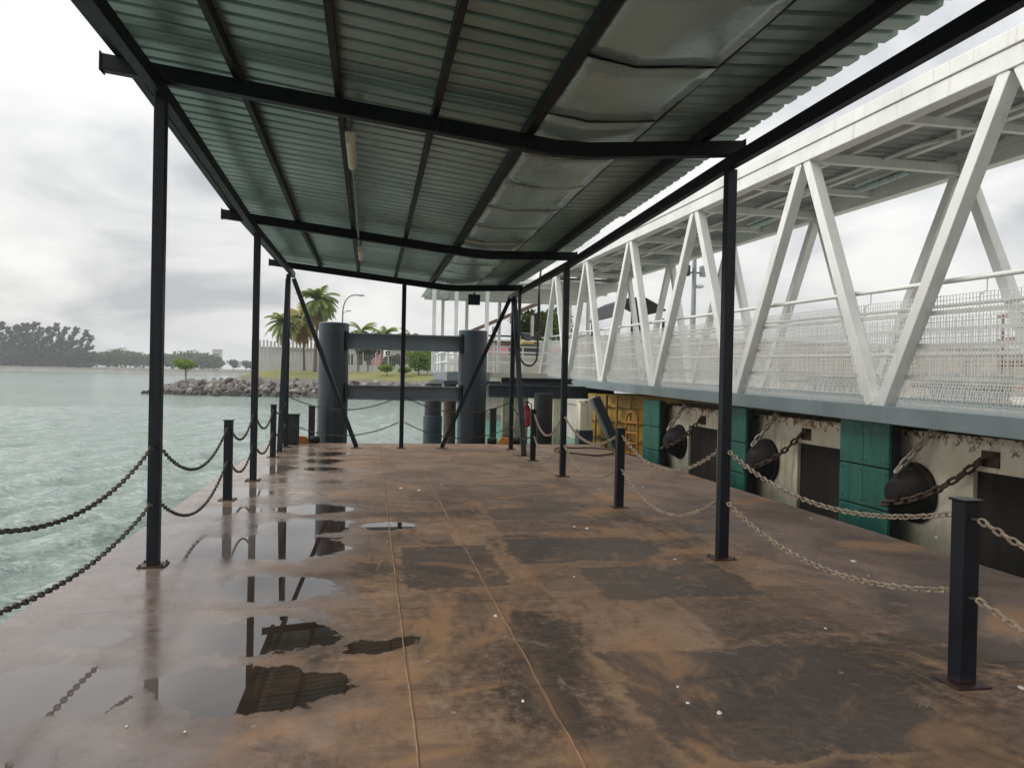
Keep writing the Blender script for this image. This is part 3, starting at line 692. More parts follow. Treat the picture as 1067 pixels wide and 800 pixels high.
for k in range(30):
    t = k/29; a = t*PI*1.9
    hp.append((4.65+.75*math.cos(a)*(1-.25*t), 16.2+.75*math.sin(a)*(1+.2*t), .022+.02*abs(math.sin(a*2))))
o = build(MB().tube(loop(hp), .02, 6), 'deck_cable', 'rust_dark', loc=hp[0], smooth=60); tag(o, 'loose brown cable lying coiled on the far right of the deck', 'cable')
def scrap(x, y, s, seed):
    r = random.Random(seed); n = 7; pts = []
    for k in range(n): a = 2*PI*k/n; rr = s*r.uniform(.5, 1.1); pts.append((x+rr*math.cos(a), y+rr*math.sin(a)*1.4, .003))
    top = [(a+(x-a)*.25, b+(y-b)*.25, .003+s*r.uniform(.15, .5)) for a, b, c in pts]
    o = build(MB().add(pts+top, [tuple(range(n))[::-1], tuple(range(n, 2*n))]+[(k, (k+1) % n, n+(k+1) % n, n+k) for k in range(n)]), 'scrap', 'fleck', loc=(x, y, 0))
    return o
sp = [(889, 585, .03, 1), (749, 743, .016, 2), (717, 733, .013, 3), (516, 642, .018, 4), (612, 551, .022, 5), (598, 549, .02, 6), (625, 510, .02, 7), (703, 583, .014, 8), (437, 511, .03, 9),
      (1064, 717, .02, 10), (545, 731, .012, 11), (706, 716, .010, 12), (418, 509, .03, 13), (670, 508, .018, 14), (860, 655, .01, 15), (905, 600, .012, 16), (598, 601, .012, 17), (460, 505, .02, 18), (845, 540, .016, 19), (975, 560, .016, 20), (132, 757, .009, 21), (193, 763, .009, 22)]
for x, y, s, k in sp:
    q = ground(x, y); o = scrap(q.x, q.y, s, k); tag(o, 'small white scrap of litter lying on the rusty deck', 'litter', 'white scraps on the deck')

# ------------------------------------------------------------------ mooring piles beyond the deck end
dl = thing('mooring_frame', (.9, 19.5, WZ), 'two large blue-grey steel piles joined by two horizontal beams beyond the deck', 'mooring piles')
PXL, PXR, PY = (at(347, 400, 19.5).x), (at(492, 400, 19.5).x), 19.5
for px, zt_ in ((PXL, 2.86), (PXR, 2.78)):
    r = .365
    pl = build(MB().lathe((px, PY, -3), [(r, 0), (r, 3+zt_-.02), (r-.02, 3+zt_)], 40), 'pile', 'pile_paint', dl, smooth=40)
    build(MB().box(px+.05, px+.3, PY-r-.02, PY-r+.2, -2.2, .75), 'wear_pad', 'pile_dark', pl)
for z0, z1 in ((2.22, 2.62), (.98, 1.34)):
    b = MB(); x0, x1 = PXL+.33, PXR-.33; y = PY-.1
    b.box(x0, x1, y-.14, y+.14, z1-.03, z1); b.box(x0, x1, y-.14, y+.14, z0, z0+.03); b.box(x0, x1, y-.012, y+.012, z0+.03, z1-.03)
    build(b, 'beam', 'grey_beam', dl)
    e = MB().box(x0-.03, x0+.02, y-.17, y+.17, z0-.04, z1+.04).box(x1-.02, x1+.03, y-.17, y+.17, z0-.04, z1+.04); build(e, 'end_plate', 'pile_dark', dl)
def gpile(x, y, r, z1, label, mat='pile_dark', collar=None):
    t = thing('support_pile', (x, y, WZ), label, 'pile')
    build(MB().lathe((x, y, -3), [(r, 0), (r, z1+3)], 28), 'shaft', mat, t, smooth=40)
    if collar: build(MB().lathe((x, y, -3), [(r*1.13, 0), (r*1.13, collar+3), (r*1.01, collar+3.02)], 28), 'sleeve', 'pile_paint', t, smooth=40)
    return t
q = at(451, 430, 24); gpile(q.x, 24, .26, 1.37, 'dark pile with lower sleeve standing behind the centre of the piles', collar=.35)
q = at(566, 430, 19.9); gpile(q.x, 19.9, .25, 1.20, 'thick dark blue pile under the far end of the gangway')
q = at(244+225, 410, 30); gpile(q.x+.0, 30, .24, 1.37, 'short rust brown pile in the water behind the blue pile', mat='rust_dark')
# narrow vertical dark plate left of left pile, right of right pile (pile guides on the deck end)
for xx, lab in ((PXL-.44, 'black vertical guide plate left of the left mooring pile'), (PXR+.44, 'black vertical guide plate right of the right mooring pile')):
    t = thing('guide_plate', (xx, 18.75, WZ), lab, 'guide plate')
    build(MB().box(xx-.07, xx+.07, 18.65, 18.85, -1.5, .80), 'plate', 'pile_dark', t, bevel=.01)
    build(MB().box(xx-.075, xx+.075, 18.64, 18.86, .8005, .83), 'head', 'black_rubber', t)
# ------------------------------------------------------------------ covered landing platform at the far end
PT_Y0, PT_Y1 = 25.6, 31.; lf = thing('landing_platform', (4.5, 28, WZ), 'white railed landing platform under a flat roof at the far end of the gangway', 'platform')
zr_dummy = 0; xa, xb = at(466, 390, PT_Y0).x, 8.6; xm = 2.95; zf = 1.46
build(MB().box(2.5, 3.95, PT_Y0, PT_Y1, zf-.02, zf+.30), 'deck_box', 'grey_beam', lf, bevel=.02); build(MB().box(3.952, xb, PT_Y0+.05, PT_Y1, zf+.12, zf+.299), 'deck_box', 'pale_concrete', lf)
build(MB().box(2.4, xb+.1, PT_Y0-.1, PT_Y1+.1, zf-.14, zf-.021), 'deck_edge', 'pile_paint', lf)
q0, q1 = at(449, 303, 26).x, 5.6; zr = 4.78
build(MB().box(q0, q1+3, PT_Y0-.2, PT_Y1+.3, zr, zr+.14), 'roof', 'white_paint', lf)
for yy in np.arange(PT_Y0, PT_Y1+.1, 1.3): build(MB().box(q0+.1, q1+2.8, yy-.05, yy+.05, zr-.14, zr-.002), 'roof_beam', 'white_paint', lf)
cols = [(452, PT_Y0), (475, PT_Y0+.05), (507, PT_Y0+.05), (461, PT_Y1-.3), (486, PT_Y1-.3), (520, PT_Y1-.3)]
for px, yy in cols:
    q = at(px, 345, yy); build(MB().box(q.x-.06, q.x+.06, yy-.06, yy+.06, zf+.301, zr-.141), 'column', 'white_paint', lf)
def rails(x0, x1, y, z0, hs, parent, pm='white_paint'):
    b = MB()
    for h in hs: b.box(x0, x1, y-.025, y+.025, z0+h-.025, z0+h+.025)
    n = max(1, int((x1-x0)/1.1))
    for k in range(n+1): xx = x0+(x1-x0)*k/n; b.box(xx-.028, xx+.028, y-.026, y+.026, z0, z0+hs[-1]+.026)
    return build(b, 'railing', pm, parent)
rails(2.55, 8.5, PT_Y0+.12, zf+.3, (.35, .7, 1.1), lf); rails(2.55, 8.5, PT_Y1-.12, zf+.3, (.35, .7, 1.1), lf)
b = MB()
for h in (.35, .7, 1.1): b.box(2.525, 2.575, PT_Y0+.2, PT_Y1-.2, zf+.3+h-.025, zf+.3+h+.025)
for yy in np.linspace(PT_Y0+.3, PT_Y1-.3, 5): b.box(2.522, 2.578, yy-.03, yy+.03, zf+.3, zf+1.42)
build(b, 'side_railing', 'white_paint', lf)
q = at(463, 308, 25.4); ls = thing('loudspeaker', tuple(q), 'grey round-fronted loudspeaker hanging at the left end of the platform roof', 'loudspeaker')
build(MB().lathe((q.x, q.y-.15, q.z-.0), [(.13, 0), (.15, .03), (.15, .42), (.1, .45)], 20, (.2, 1, 0)), 'horn', 'galv_rib', ls, smooth=40)
build(MB().bar((q.x, q.y, q.z+.12), (q.x, q.y+.2, zr+.0), .04), 'bracket', 'white_paint', ls)
# dark beams and piers under it
ub = thing('support_beam', (5, 20, 1), 'long dark steel beam running under the far end of the gangway', 'support beam')
def ibeam(parent, x0, x1, y, z0, z1, mat='pile_paint'):
    build(MB().box(x0, x1, y-.15, y+.15, z1-.04, z1).box(x0, x1, y-.02, y+.02, z0+.04, z1-.04), 'upper_flange', mat, parent)
    build(MB().box(x0, x1, y-.15, y+.15, z0, z0+.039), 'lower_flange', mat, parent)
ibeam(ub, 3.15, 6.7, 20.6, 1.06, 1.40)
ub2 = thing('support_beam', (4.5, 20, 1.5), 'short black beam lying on top of the dark beam under the gangway', 'support beam')
ibeam(ub2, 3.55, 5.55, 20.9, 1.44, 1.60, 'pile_dark')
def pier(px, wpx, Y, z1, label, foot=False, mat='stained_wall', name='pier'):
    q = at(px, 430, Y); w_ = wpx*Y/F; t = thing(name, (q.x, Y, WZ), label, 'pier')
    build(MB().box(q.x-w_/2, q.x+w_/2, Y, Y+w_*1.1, -3, z1), 'column', mat, t, bevel=.02)
    if foot: build(MB().box(q.x-w_/2-.02, q.x+w_/2+.02, Y-.02, Y+w_*1.1+.02, -3, .28), 'sleeve', 'pile_paint', t, bevel=.02)
    else: build(MB().box(q.x-w_/2-.06, q.x+w_/2+.06, Y-.06, Y+w_*1.1+.06, z1+.002, z1+.2), 'cap', mat, t, bevel=.02)
    return t
pier(528, 9, 28, 1.1, 'narrow cream pier in green water, leftmost under the platform')
pier(543, 15, 27, 1.1, 'cream pier behind the red fire extinguisher')
pier(583, 15, 23, 1.0, 'wide cream pier right of the thick dark blue pile')
pier(611, 14, 19.2, 1.05, 'cream timber-grained pier with dark blue sleeve at its foot', foot=True)
# fire extinguisher on a small hook of the pier cap
q = at(549, 430, 26.6); ex = thing('fire_extinguisher', tuple(q), 'red fire extinguisher hanging on the cream pier beyond the deck', 'fire extinguisher')
zc_ = q.z-.2
build(MB().lathe((q.x, q.y, zc_-.3), [(.05, 0), (.13, .04), (.13, .62), (.09, .72), (.035, .78), (.035, .84)], 20), 'cylinder', 'red_paint', ex, smooth=40)
build(MB().box(q.x-.06, q.x+.06, q.y-.025, q.y+.025, zc_+.54, zc_+.60), 'valve', 'pile_dark', ex)
build(MB().tube([(q.x+.05, q.y, zc_+.57), (q.x+.16, q.y, zc_+.5), (q.x+.17, q.y, zc_+.1)], .018, 6), 'hose', 'black_rubber', ex)
build(MB().box(q.x-.14, q.x+.14, q.y+.131, q.y+.45, zc_+.1, zc_+.14), 'bracket', 'pile_dark', ex)
sb = thing('strut', (5.4, 17.6, 0), 'grey inclined steel strut from the gangway down to the deck edge', 'strut')
a, b_ = at(640, 466, 18.4), at(617, 414, 18.4)
build(MB().bar(a, b_, .11, .15), 'beam', 'bluegrey_paint', sb, bevel=.01); build(MB().bar(a+V((.09, -.05, 0)), b_+V((.09, -.05, 0)), .02, .2), 'flange', 'pile_paint', sb)
# yellow steel craft side with pipes and hooped ladder
yl = thing('yellow_barge', (7.4, 19, WZ), 'yellow rust-stained steel barge side moored behind the deck with pipes', 'barge')
ya, yb = at(622, 410, 19.8), at(676, 410, 17.8)
dirv = (yb-ya); dirv.z = 0; dirv.normalize(); nn = V((dirv.y, -dirv.x, 0)); L_ = (V((yb.x, yb.y, 0))-V((ya.x, ya.y, 0))).length+1.2
def yb_box(b, s0, s1, d0, d1, z0, z1):
    o = V((ya.x, ya.y, 0)); P_ = [o+dirv*s+nn*dd for s, dd in ((s0, d0), (s1, d0), (s1, d1), (s0, d1))]
    return b.add([(p.x, p.y, z0) for p in P_]+[(p.x, p.y, z1) for p in P_], [(0,3,2,1),(4,5,6,7),(0,1,5,4),(1,2,6,5),(2,3,7,6),(3,0,4,7)])
sg = 1 if nn.y < 0 else -1
b = MB(); yb_box(b, -.4, L_, -sg*1.5, 0, -1.6, 1.22); build(b, 'side_plate', 'yellow_paint', yl)
for z_ in (.08, .52, .9): b = MB(); yb_box(b, -.4, L_, .001*sg, .07*sg, z_, z_+.05); build(b, 'rib', 'yellow_paint', yl)
for s_ in (.15, .62, 1.05, 1.6): 
    p = V((ya.x, ya.y, 0))+dirv*s_+nn*sg*.13; build(MB().tube([(p.x, p.y, -.8), (p.x, p.y, 1.2)], .03, 8), 'pipe', random.choice(['rust_dark', 'yellow_paint']), yl)
p0 = V((ya.x, ya.y, 0))+nn*sg*.2+dirv*1.75
hoop = [(p0+dirv*(.22*math.cos(a))+V((0, 0, .62+.2*math.sin(a)))) for a in np.linspace(0, PI, 12)]
build(MB().tube([p0+dirv*.22+V((0,0,-.9))]+hoop+[p0-dirv*.22+V((0,0,-.9))], .03, 8), 'ladder_hoop', 'orange_paint', yl, smooth=50)
lm = MB()
for z_ in (-.2, .05, .3, .55): lm.tube([p0-dirv*.22+V((0,0,z_)), p0+dirv*.22+V((0,0,z_))], .02, 6)
build(lm, 'ladder_rung', 'orange_paint', yl)
b = MB(); yb_box(b, .75, 1.35, .08*sg, .3*sg, .1, .34); build(b, 'valve_box', 'scaffold_red', yl)

# ------------------------------------------------------------------ dock wall with fenders
QZ = 1.085
dw = thing('dock_wall', (6.3, 9, WZ), 'stained cream dock wall with dark square recesses beside the pontoon', 'dock wall')
WX = 6.30
per = [(2.6, 3.7), (5.95, 7.1), (9.3, 10.5), (13.2, 14.5)]   # recess y ranges
ys = [0.]; 
b = MB(); prev = -6.
for r0, r1 in per:
    b.box(WX, WX+1.0, prev, r0, -2.5, QZ-.002); b.box(WX+.002, WX+1.0, r0, r1, .725, QZ-.002); prev = r1
b.box(WX, WX+1.0, prev, 16.9, -2.5, QZ-.002); build(b, 'wall_face', 'stained_wall', dw)
for r0, r1 in per: build(MB().box(WX+.05, WX+.3, r0+.001, r1-.001, -2.5, .724), 'recess_back', 'recess', dw)
def fender(y0, label):
    w_, x0 = .96, WX-.30; f = thing('fender_board', (WX, y0, 0), label, 'fender', 'green fender boards on the dock wall')
    g = .008
    for c_ in range(2):
        for r_, (z0, z1) in enumerate(((.62, 1.19), (.12, .61), (-.38, .11), (-.88, -.39))):
            ya_ = y0+c_*w_/2; build(MB().box(x0, x0+.05, ya_+g/2, ya_+w_/2-g/2, z0+g/2, z1-g/2), 'board', 'green_board', f, bevel=.008)
    for c_ in (.05, .41, .51, .87):
        for z_ in (1.10, .68, .55, .19, .05, -.31): build(MB().lathe((x0+.002, y0+c_, z_), [(.014, 0), (.014, .005)], 8, (-1, 0, 0)), 'bolt', 'pile_dark', f)
    build(MB().box(x0+.051, x0+.14, y0-.02, y0+w_+.02, -1.0, 1.17), 'steel_frame', 'pile_dark', f)
    build(MB().lathe((x0+.141, y0+w_/2, .35), [(.30, 0), (.22, .04), (.22, .12), (.3, .155)], 20, (1, 0, 0)), 'rubber_cone', 'black_rubber', f, smooth=40)
    return f
def round_fender(y, label):
    z = .36; f = thing('round_fender', (WX, y, z), label, 'fender', 'round black rubber fenders on the dock wall')
    build(MB().lathe((WX-.001, y, z), [(.345, 0), (.355, .02), (.35, .055), (.315, .075), (.305, .12), (.275, .19), (.225, .25), (.155, .295), (.13, .33), (.06, .34)], 30, (-1, 0, 0)), 'rubber_body', 'black_rubber', f, smooth=35)
    e = MB(); links(e, (WX-.30, y-.02, z+.24), (WX-.06, y-.34, z+.76), .0, pitch=.10, wire=.017, half=.032, seg=10, ns=6); build(e, 'upper_chain', 'chain_white', f, smooth=70)
    e = MB(); links(e, (WX-.36, y+.12, z-.14), (WX-.05, y-1.02, z+.50), .12, pitch=.10, wire=.017, half=.032, seg=10, ns=6); build(e, 'side_chain', 'rust_dark', f, smooth=70)
    yy, z_ = y-1.08, z+.50
    e = MB().tube([(WX+.01, yy-.09, z_+.06), (WX-.07, yy-.09, z_+.07), (WX-.09, yy, z_+.02), (WX-.07, yy+.1, z_-.04), (WX+.01, yy+.1, z_-.05)], .018, 6).box(WX-.012, WX-.001, yy-.115, yy+.12, z_-.08, z_+.09)
    build(e, 'anchor_bracket', 'rust_dark', f)
    e = MB().tube([(WX+.0, y-.41, z+.71), (WX-.08, y-.39, z+.73), (WX-.08, y-.31, z+.79), (WX+.0, y-.28, z+.79)], .018, 6); build(e, 'top_bracket', 'chain_white', f)
for y0, lab in ((4.85, 'green fender board past the right edge, nearest on the dock wall'), (8.05, 'nearest green fender board on the dock wall, between round fender and recess'), (11.55, 'middle green fender board, right behind the near right canopy post'), (15.35, 'farthest green fender board beside the yellow barge')):
    fender(y0, lab)
for y, lab in ((7.95, 'nearest round black fender with white chain, left of the nearest chain post'), (11.35, 'middle round black fender with rusty chains right of the canopy post'), (14.9, 'farthest round black fender beside the farthest green board')):
    round_fender(y, lab)
# quay ground behind
mb = MB(); mb.box(WX+1.001, 140, -20, 16.9, QZ-.6, QZ).box(8.9, 140, 16.901, 62, QZ-.6, QZ-.001); mb.box(8.95, 139, 17, 61, -3, QZ-.601)
o = build(mb, 'quay_ground', 'quay_concrete'); o['kind'] = 'structure'

# ------------------------------------------------------------------ gangway
GX, GW = 5.92, 2.46; GY0, GY1 = -3.2, 27.2
zb = lambda y: 1.235+.0165*y      # top of bottom chord
zk = lambda y: 4.46+.0205*y       # underside of top chord
gw = thing('gangway', (GX, GY0, 1.2), 'long white steel truss gangway with mesh railings and blue-grey lower beam', 'gangway')
def slope_box(b, x0, x1, fa, fb, y0=GY0, y1=GY1):
    return b.add([(x, y, z) for y in (y0, y1) for x, z in ((x0, fa(y)), (x1, fa(y)), (x1, fb(y)), (x0, fb(y)))], [(0,1,5,4),(1,2,6,5),(2,3,7,6),(3,0,4,7),(3,2,1,0),(4,5,6,7)])
for s_, gx in ((0, GX), (1, GX+GW)):
    build(slope_box(MB(), gx-.08, gx+.08, lambda y: zb(y)-(.205, .10)[s_], zb), 'bottom_chord', 'bluegrey_paint', gw, bevel=.008)
    build(slope_box(MB(), gx-.095, gx+.095, zk, lambda y: zk(y)+.20), 'top_chord', 'white_paint', gw, bevel=.012)
    build(slope_box(MB(), gx-.115, gx+.085, lambda y: zk(y)+.202, lambda y: zk(y)+.36), 'roof_fascia', 'white_paint', gw, bevel=.01)
    T = [-1.1, 2.6, 6.25, 9.8, 13.45, 17.1, 20.8, 24.5]; B = [-2.9, .75, 4.45, 8.12, 11.75, 15.45, 19.15, 22.8, 26.5]
    for i, tt in enumerate(T):
        for bb, sg2 in ((B[i], -1), (B[i+1], 1)):
            a = V((gx, tt+sg2*.09, zk(tt)+.0)); c_ = V((gx, bb-sg2*.09, zb(bb)))
            d_ = (a-c_).normalized()
            build(MB().bar(c_-d_*.0, a+d_*.02, .15, .155, up=(1, 0, 0)), 'diagonal', 'white_paint', gw, bevel=.01)
    for bb in B[1:-1]: build(MB().box(gx-.07, gx+.07, bb-.15, bb+.15, zb(bb)-.002, zb(bb)+.10), 'node_plate', 'white_paint', gw)
    # rails
    xin = gx+(.09 if s_ == 0 else -.09)
    for k, hgt in enumerate((.34, .69, 1.04)):
        build(slope_box(MB(), xin-.012, xin+.022, lambda y: zb(y)+hgt-.024, lambda y: zb(y)+hgt+.024), 'rail', 'white_paint', gw)
    xo = gx+(.17 if s_ == 0 else -.17)
    build(MB().tube([(xo, GY0, zb(GY0)+1.38), (xo, GY1, zb(GY1)+1.38)], .028, 10), 'handrail', 'white_paint', gw, smooth=50)
    for y in np.arange(GY0+.8, GY1, 1.83): build(MB().tube([(xo, y, zb(y)+1.36), (xo, y, zb(y)+1.24), (xo-(.06 if s_ == 0 else -.06), y, zb(y)+1.2), (xin, y, zb(y)+1.2), (xin, y, zb(y)+1.02)], .009, 5), 'rail_bracket', 'white_paint', gw)
    # wire mesh: upright wires bowing out at the foot, and line wires
    m_ = MB(); xw = gx+(.055 if s_ == 0 else -.055); sgn = -1 if s_ == 0 else 1; wr = .0032
    rr = random.Random(3)
    for y in np.arange(GY0+.1, GY1-.1, .045):
        z0 = zb(y); jit = rr.uniform(-.012, .012)
        m_.bar((xw, y, z0+.32), (xw, y, z0+1.21), wr*2, wr*2, caps=False)
        m_.bar((xw, y, z0+.32), (xw+sgn*.045, y+.02+jit, z0+.12), wr*2, wr*2, caps=False)
        m_.bar((xw+sgn*.045, y+.02+jit, z0+.12), (xw, y-.012+jit, z0+.005), wr*2, wr*2, caps=False)
    for h_ in list(np.arange(1.06, 1.215, .05))+list(np.arange(.38, 1.03, .055))+[.29, .25, .21, .165, .12, .08, .04]:
        off = sgn*.045*(1-abs(h_-.12)/.12) if h_ < .24 else 0; off = sgn*max(0, sgn*off)
        m_.bar((xw+off, GY0, zb(GY0)+h_), (xw+off, GY1, zb(GY1)+h_), wr*2, wr*2, caps=False)
    build(m_, 'wire_mesh', 'white_paint', gw)
build(slope_box(MB(), GX+.082, GX+GW-.082, lambda y: zb(y)-.12, lambda y: zb(y)-.04), 'floor', 'galv_rib', gw)
for tt in T: build(MB().box(GX+.097, GX+GW-.097, tt-.055, tt+.055, zk(tt)+.02, zk(tt)+.15), 'roof_tie', 'white_paint', gw, bevel=.008)
for tt in B[1:]: build(MB().box(GX+.097, GX+GW-.097, tt-.04, tt+.04, zk(tt)+.08, zk(tt)+.17), 'roof_tie', 'white_paint', gw)
for fx in (.62, 1.45): build(slope_box(MB(), GX+fx, GX+fx+.10, lambda y: zk(y)+.171, lambda y: zk(y)+.26), 'roof_purlin', 'white_paint', gw)
def groof():
    xs = [GX+.09, GX+GW*.5, GX+GW-.09]; vs = []; ys_ = []; y = GY0
    while y < GY1:
        for a, z in ((0, 0), (.06, 0), (.09, .03), (.15, .03), (.18, 0)): ys_.append((y+a, z))
        y += .21
    for y, z in ys_:
        for x in xs: vs.append((x, y, zk(y)+.29+z))
    n = 3; fs = [(i*n+k, i*n+k+1, (i+1)*n+k+1, (i+1)*n+k) for i in range(len(ys_)-1) for k in range(n-1)]
    o = build(MB().add(vs, fs), 'roof_sheet', 'underside', gw); s_ = o.modifiers.new('solid', 'SOLIDIFY'); s_.thickness = .003
groof()
gl = None
for k, y in enumerate((7.0, 10.6, 14.2, 17.9, 21.5)):
    if gl is None:
        gl = thing('tube_light', (GX+1.75, y, zk(y)+.1), '', 'light'); x, z = GX+1.75, zk(y)+.1
        build(MB().box(x-.05, x+.05, y-.62, y+.62, z, z+.04), 'housing', 'white_paint', gl, bevel=.006)
        build(MB().tube([(x, y-.6, z-.045), (x, y+.6, z-.045)], .045, 10), 'diffuser', 'galv_panel', gl, smooth=50); o = gl
        build(MB().box(x-.02, x+.02, y-.3, y-.26, z+.0405, z+.18).box(x-.02, x+.02, y+.26, y+.3, z+.0405, z+.18), 'hanger', 'white_paint', gl)
    else: o = copy_tree(gl); o.location = (GX+1.75, y, zk(y)+.1)
    tag(o, ('nearest', 'second nearest', 'middle', 'second farthest', 'farthest')[k]+' tube light under the gangway roof', 'light', 'tube lights under the gangway roof')
pc = [(GX+1.15, y, zk(y)+.13) for y in (GY0, 6.9, 8.2)]+[(GX+1.15, 8.35, zk(8)+.16), (GX+1.28, 8.5, zk(8)+.1), (GX+1.2, 8.8, zk(8)+.14), (GX+1.15, 9, zk(9)+.13), (GX+1.15, GY1, zk(GY1)+.13)]
o = build(MB().tube(pc, .028, 7), 'service_pipe', 'white_paint', loc=pc[0], smooth=50); tag(o, 'thin white pipe running under the gangway roof', 'pipe')

# ------------------------------------------------------------------ quay side things seen through the gangway
hw = thing('hoarding_wall', (25, 40, QZ), 'long mottled cream wall on the quay beyond the gangway', 'wall')
build(MB().box(11.5, 75, 41.6, 41.9, QZ, 3.95), 'wall_panel', 'mottled_hoarding', hw)
build(MB().box(11.4, 75.1, 41.5, 42.0, 3.952, 4.1), 'coping', 'pale_concrete', hw)
for x in np.arange(12.2, 74, 2.4): build(MB().box(x-.1, x+.1, 41.45, 41.6, QZ, 3.95), 'pilaster', 'pale_concrete', hw)
# stacked yard clutter: scaffold frame
def scaffold(x0, x1, y0, y1, z0, z1, label, nx=5, nz=3, mat='scaffold_red'):
    t = thing('scaffold', ((x0+x1)/2, y0, z0), label, 'scaffold')
    for x in np.linspace(x0, x1, nx):
        for y in (y0, y1): build(MB().tube([(x, y, z0), (x, y, z1)], .05, 6), 'upright', mat, t)
    ld = MB()
    for z in np.linspace(z0+.5, z1-.1, nz):
        for y in (y0, y1): ld.tube([(x0-.2, y, z), (x1+.2, y, z)], .05, 6)
        for x in np.linspace(x0, x1, nx): ld.tube([(x, y0, z), (x, y1, z)], .04, 6)
    build(ld, 'ledger', mat, t)
    bd = MB(); [bd.box(x0, x1, y0+.1, y1-.1, z+.05, z+.11) for z in np.linspace(z0+.5, z1-.1, nz)[1:]]; build(bd, 'board', 'brown_roof', t)
scaffold(20.5, 30, 20, 22, QZ, 4.05, 'rust red pipe scaffold standing on the quay at the right', 7, 4)
cr = None
def crate(x, y, z, s, label):
    t = thing('crate', (x, y, z), label, 'crate')
    build(MB().box(x-s/2, x+s/2, y-s/2, y+s/2, z+.1, z+s*.8), 'box_body', random.choice(['mottled_hoarding', 'brick_wall', 'pale_concrete', 'galv_rib']), t, bevel=.02)
    b = MB(); [b.box(x+i*s*.4-.06, x+i*s*.4+.06, y-s/2, y+s/2, z, z+.0995) for i in (-1, 0, 1)]; build(b, 'skid', 'bark', t)
    b = MB(); [b.box(x-s/2-.02, x+s/2+.02, y-s/2-.021, y-s/2-.001, z+s*k, z+s*k+.07) for k in (.2, .45, .68)]; build(b, 'batten', 'bark', t)
ck = random.Random(11)
for k, (px, Y, s) in enumerate(((1010, 13.5, 1.0), (955, 16, 1.1), (870, 19, 1.0), (820, 25, 1.3), (700, 33, 1.4))):
    q = at(px, 400, Y); crate(q.x, Y, QZ, s, ['nearest stained crate behind the mesh at the right edge', 'stained crate standing left of the nearest one on the quay', 'low crate on the quay right of the near canopy post', 'wide crate on the quay just right of the canopy post', 'farthest crate on the quay below the dark tent'][k])
tn = thing('tent', (12.6, 36, QZ), 'black tent roof on thin poles standing on the quay', 'tent')
x0, x1, xr = at(632, 340, 36).x, at(686, 340, 36).x, at(660, 310, 36).x; ya_, yb_ = 35, 39; zr_, ze, zm_ = 5.55, 4.6, 5.3
v = [(x0, ya_, ze), (x0+.35, ya_, zm_), (xr-.5, ya_, zr_), (xr+.3, ya_, zr_), (x1-.3, ya_, zm_-.1), (x1, ya_, ze+.4)]; n = 6
v2 = [(a, yb_, c) for a, b, c in v]; o = build(MB().add(v+v2, [(k, k+1, n+k+1, n+k) for k in range(n-1)]), 'tent_cover', 'dark_cloth', tn); o.modifiers.new('solid', 'SOLIDIFY').thickness = .05
for xx in (x0+.1, xr, x1-.1): 
    for yy in (ya_+.1, yb_-.2): build(MB().box(xx-.05, xx+.05, yy-.05, yy+.05, QZ, (4.6 if xx != xr else zr_-.05)), 'pole', 'pile_dark', tn)
build(MB().box(xr-.25, xr+.25, ya_+.3, ya_+.6, QZ, 5.2), 'side_curtain', 'dark_cloth', tn)
mt = thing('light_mast', tuple(at(722, 345, 45)), 'tall grey mast carrying two floodlights and a small round lamp on the quay', 'light mast')
q = at(722, 345, 45); 
build(MB().tube([(q.x, 45, QZ), (q.x, 45, 12.5)], [.18, .11], 10), 'mast', 'galv_rib', mt, smooth=50)
zz_ = at(722, 283, 45).z
for sx in (-1, 1):
    build(MB().box(q.x+sx*.65-.28, q.x+sx*.65+.28, 44.7, 45.1, zz_-.3, zz_+.35), 'floodlight', 'dark_cloth' if sx < 0 else 'galv_rib', mt, bevel=.03)
build(MB().box(q.x-.9, q.x+.9, 45.11, 45.2, zz_-.1, zz_), 'cross_arm', 'galv_rib', mt)
build(MB().lathe((q.x+.35, 45, zz_-.95), [(.05, .2), (.3, .1), (.3, 0), (.1, -.08)], 14), 'round_lamp', 'galv_panel', mt)
# vehicles
def car(px, Y, label, col, s=1.0):
    q = at(px, 370, Y); t = thing('parked_car', (q.x, Y, QZ), label, 'car'); x, y, z = q.x, Y, QZ
    pr = [(-2.1, .35), (-2.15, .8), (-1.9, 1.0), (-1.1, 1.08), (-.6, 1.55), (.9, 1.6), (1.7, 1.1), (2.1, 1.0), (2.15, .5), (2.05, .35)]
    n = len(pr); vs = [(x+a, y-.82, z+b) for a, b in pr]+[(x+a, y+.82, z+b) for a, b in pr]
    build(MB().add(vs, [tuple(range(n)), tuple(range(n, 2*n))[::-1]]+[(k, (k+1) % n, n+(k+1) % n, n+k) for k in range(n)]), 'body', col, t, bevel=.05)
    for wx in (-1.35, 1.35):
        for sy in (-1, 1): 
            w_ = build(MB().lathe((x+wx, y+sy*.66, z+.33), [(.2, 0), (.33, .02), (.33, .2), (.2, .22)], 20, (0, sy, 0)), 'wheel', 'black_rubber', t)
    for sy in (-1, 1):
        yy = y+sy*.826; v_ = [(x-.95, yy, z+1.12), (x-.52, yy, z+1.48), (x+.1, yy, z+1.5), (x+.1, yy, z+1.12)]
        build(MB().add(v_+[(a, b-sy*.02, c) for a, b, c in v_], [(0,1,2,3),(7,6,5,4),(0,4,5,1),(1,5,6,2),(2,6,7,3),(3,7,4,0)]), 'window', 'glass_dark', t)
        v_ = [(x+.18, yy, z+1.12), (x+.18, yy, z+1.5), (x+.85, yy, z+1.5), (x+1.35, yy, z+1.12)]
        build(MB().add(v_+[(a, b-sy*.02, c) for a, b, c in v_], [(0,1,2,3),(7,6,5,4),(0,4,5,1),(1,5,6,2),(2,6,7,3),(3,7,4,0)]), 'window', 'glass_dark', t)
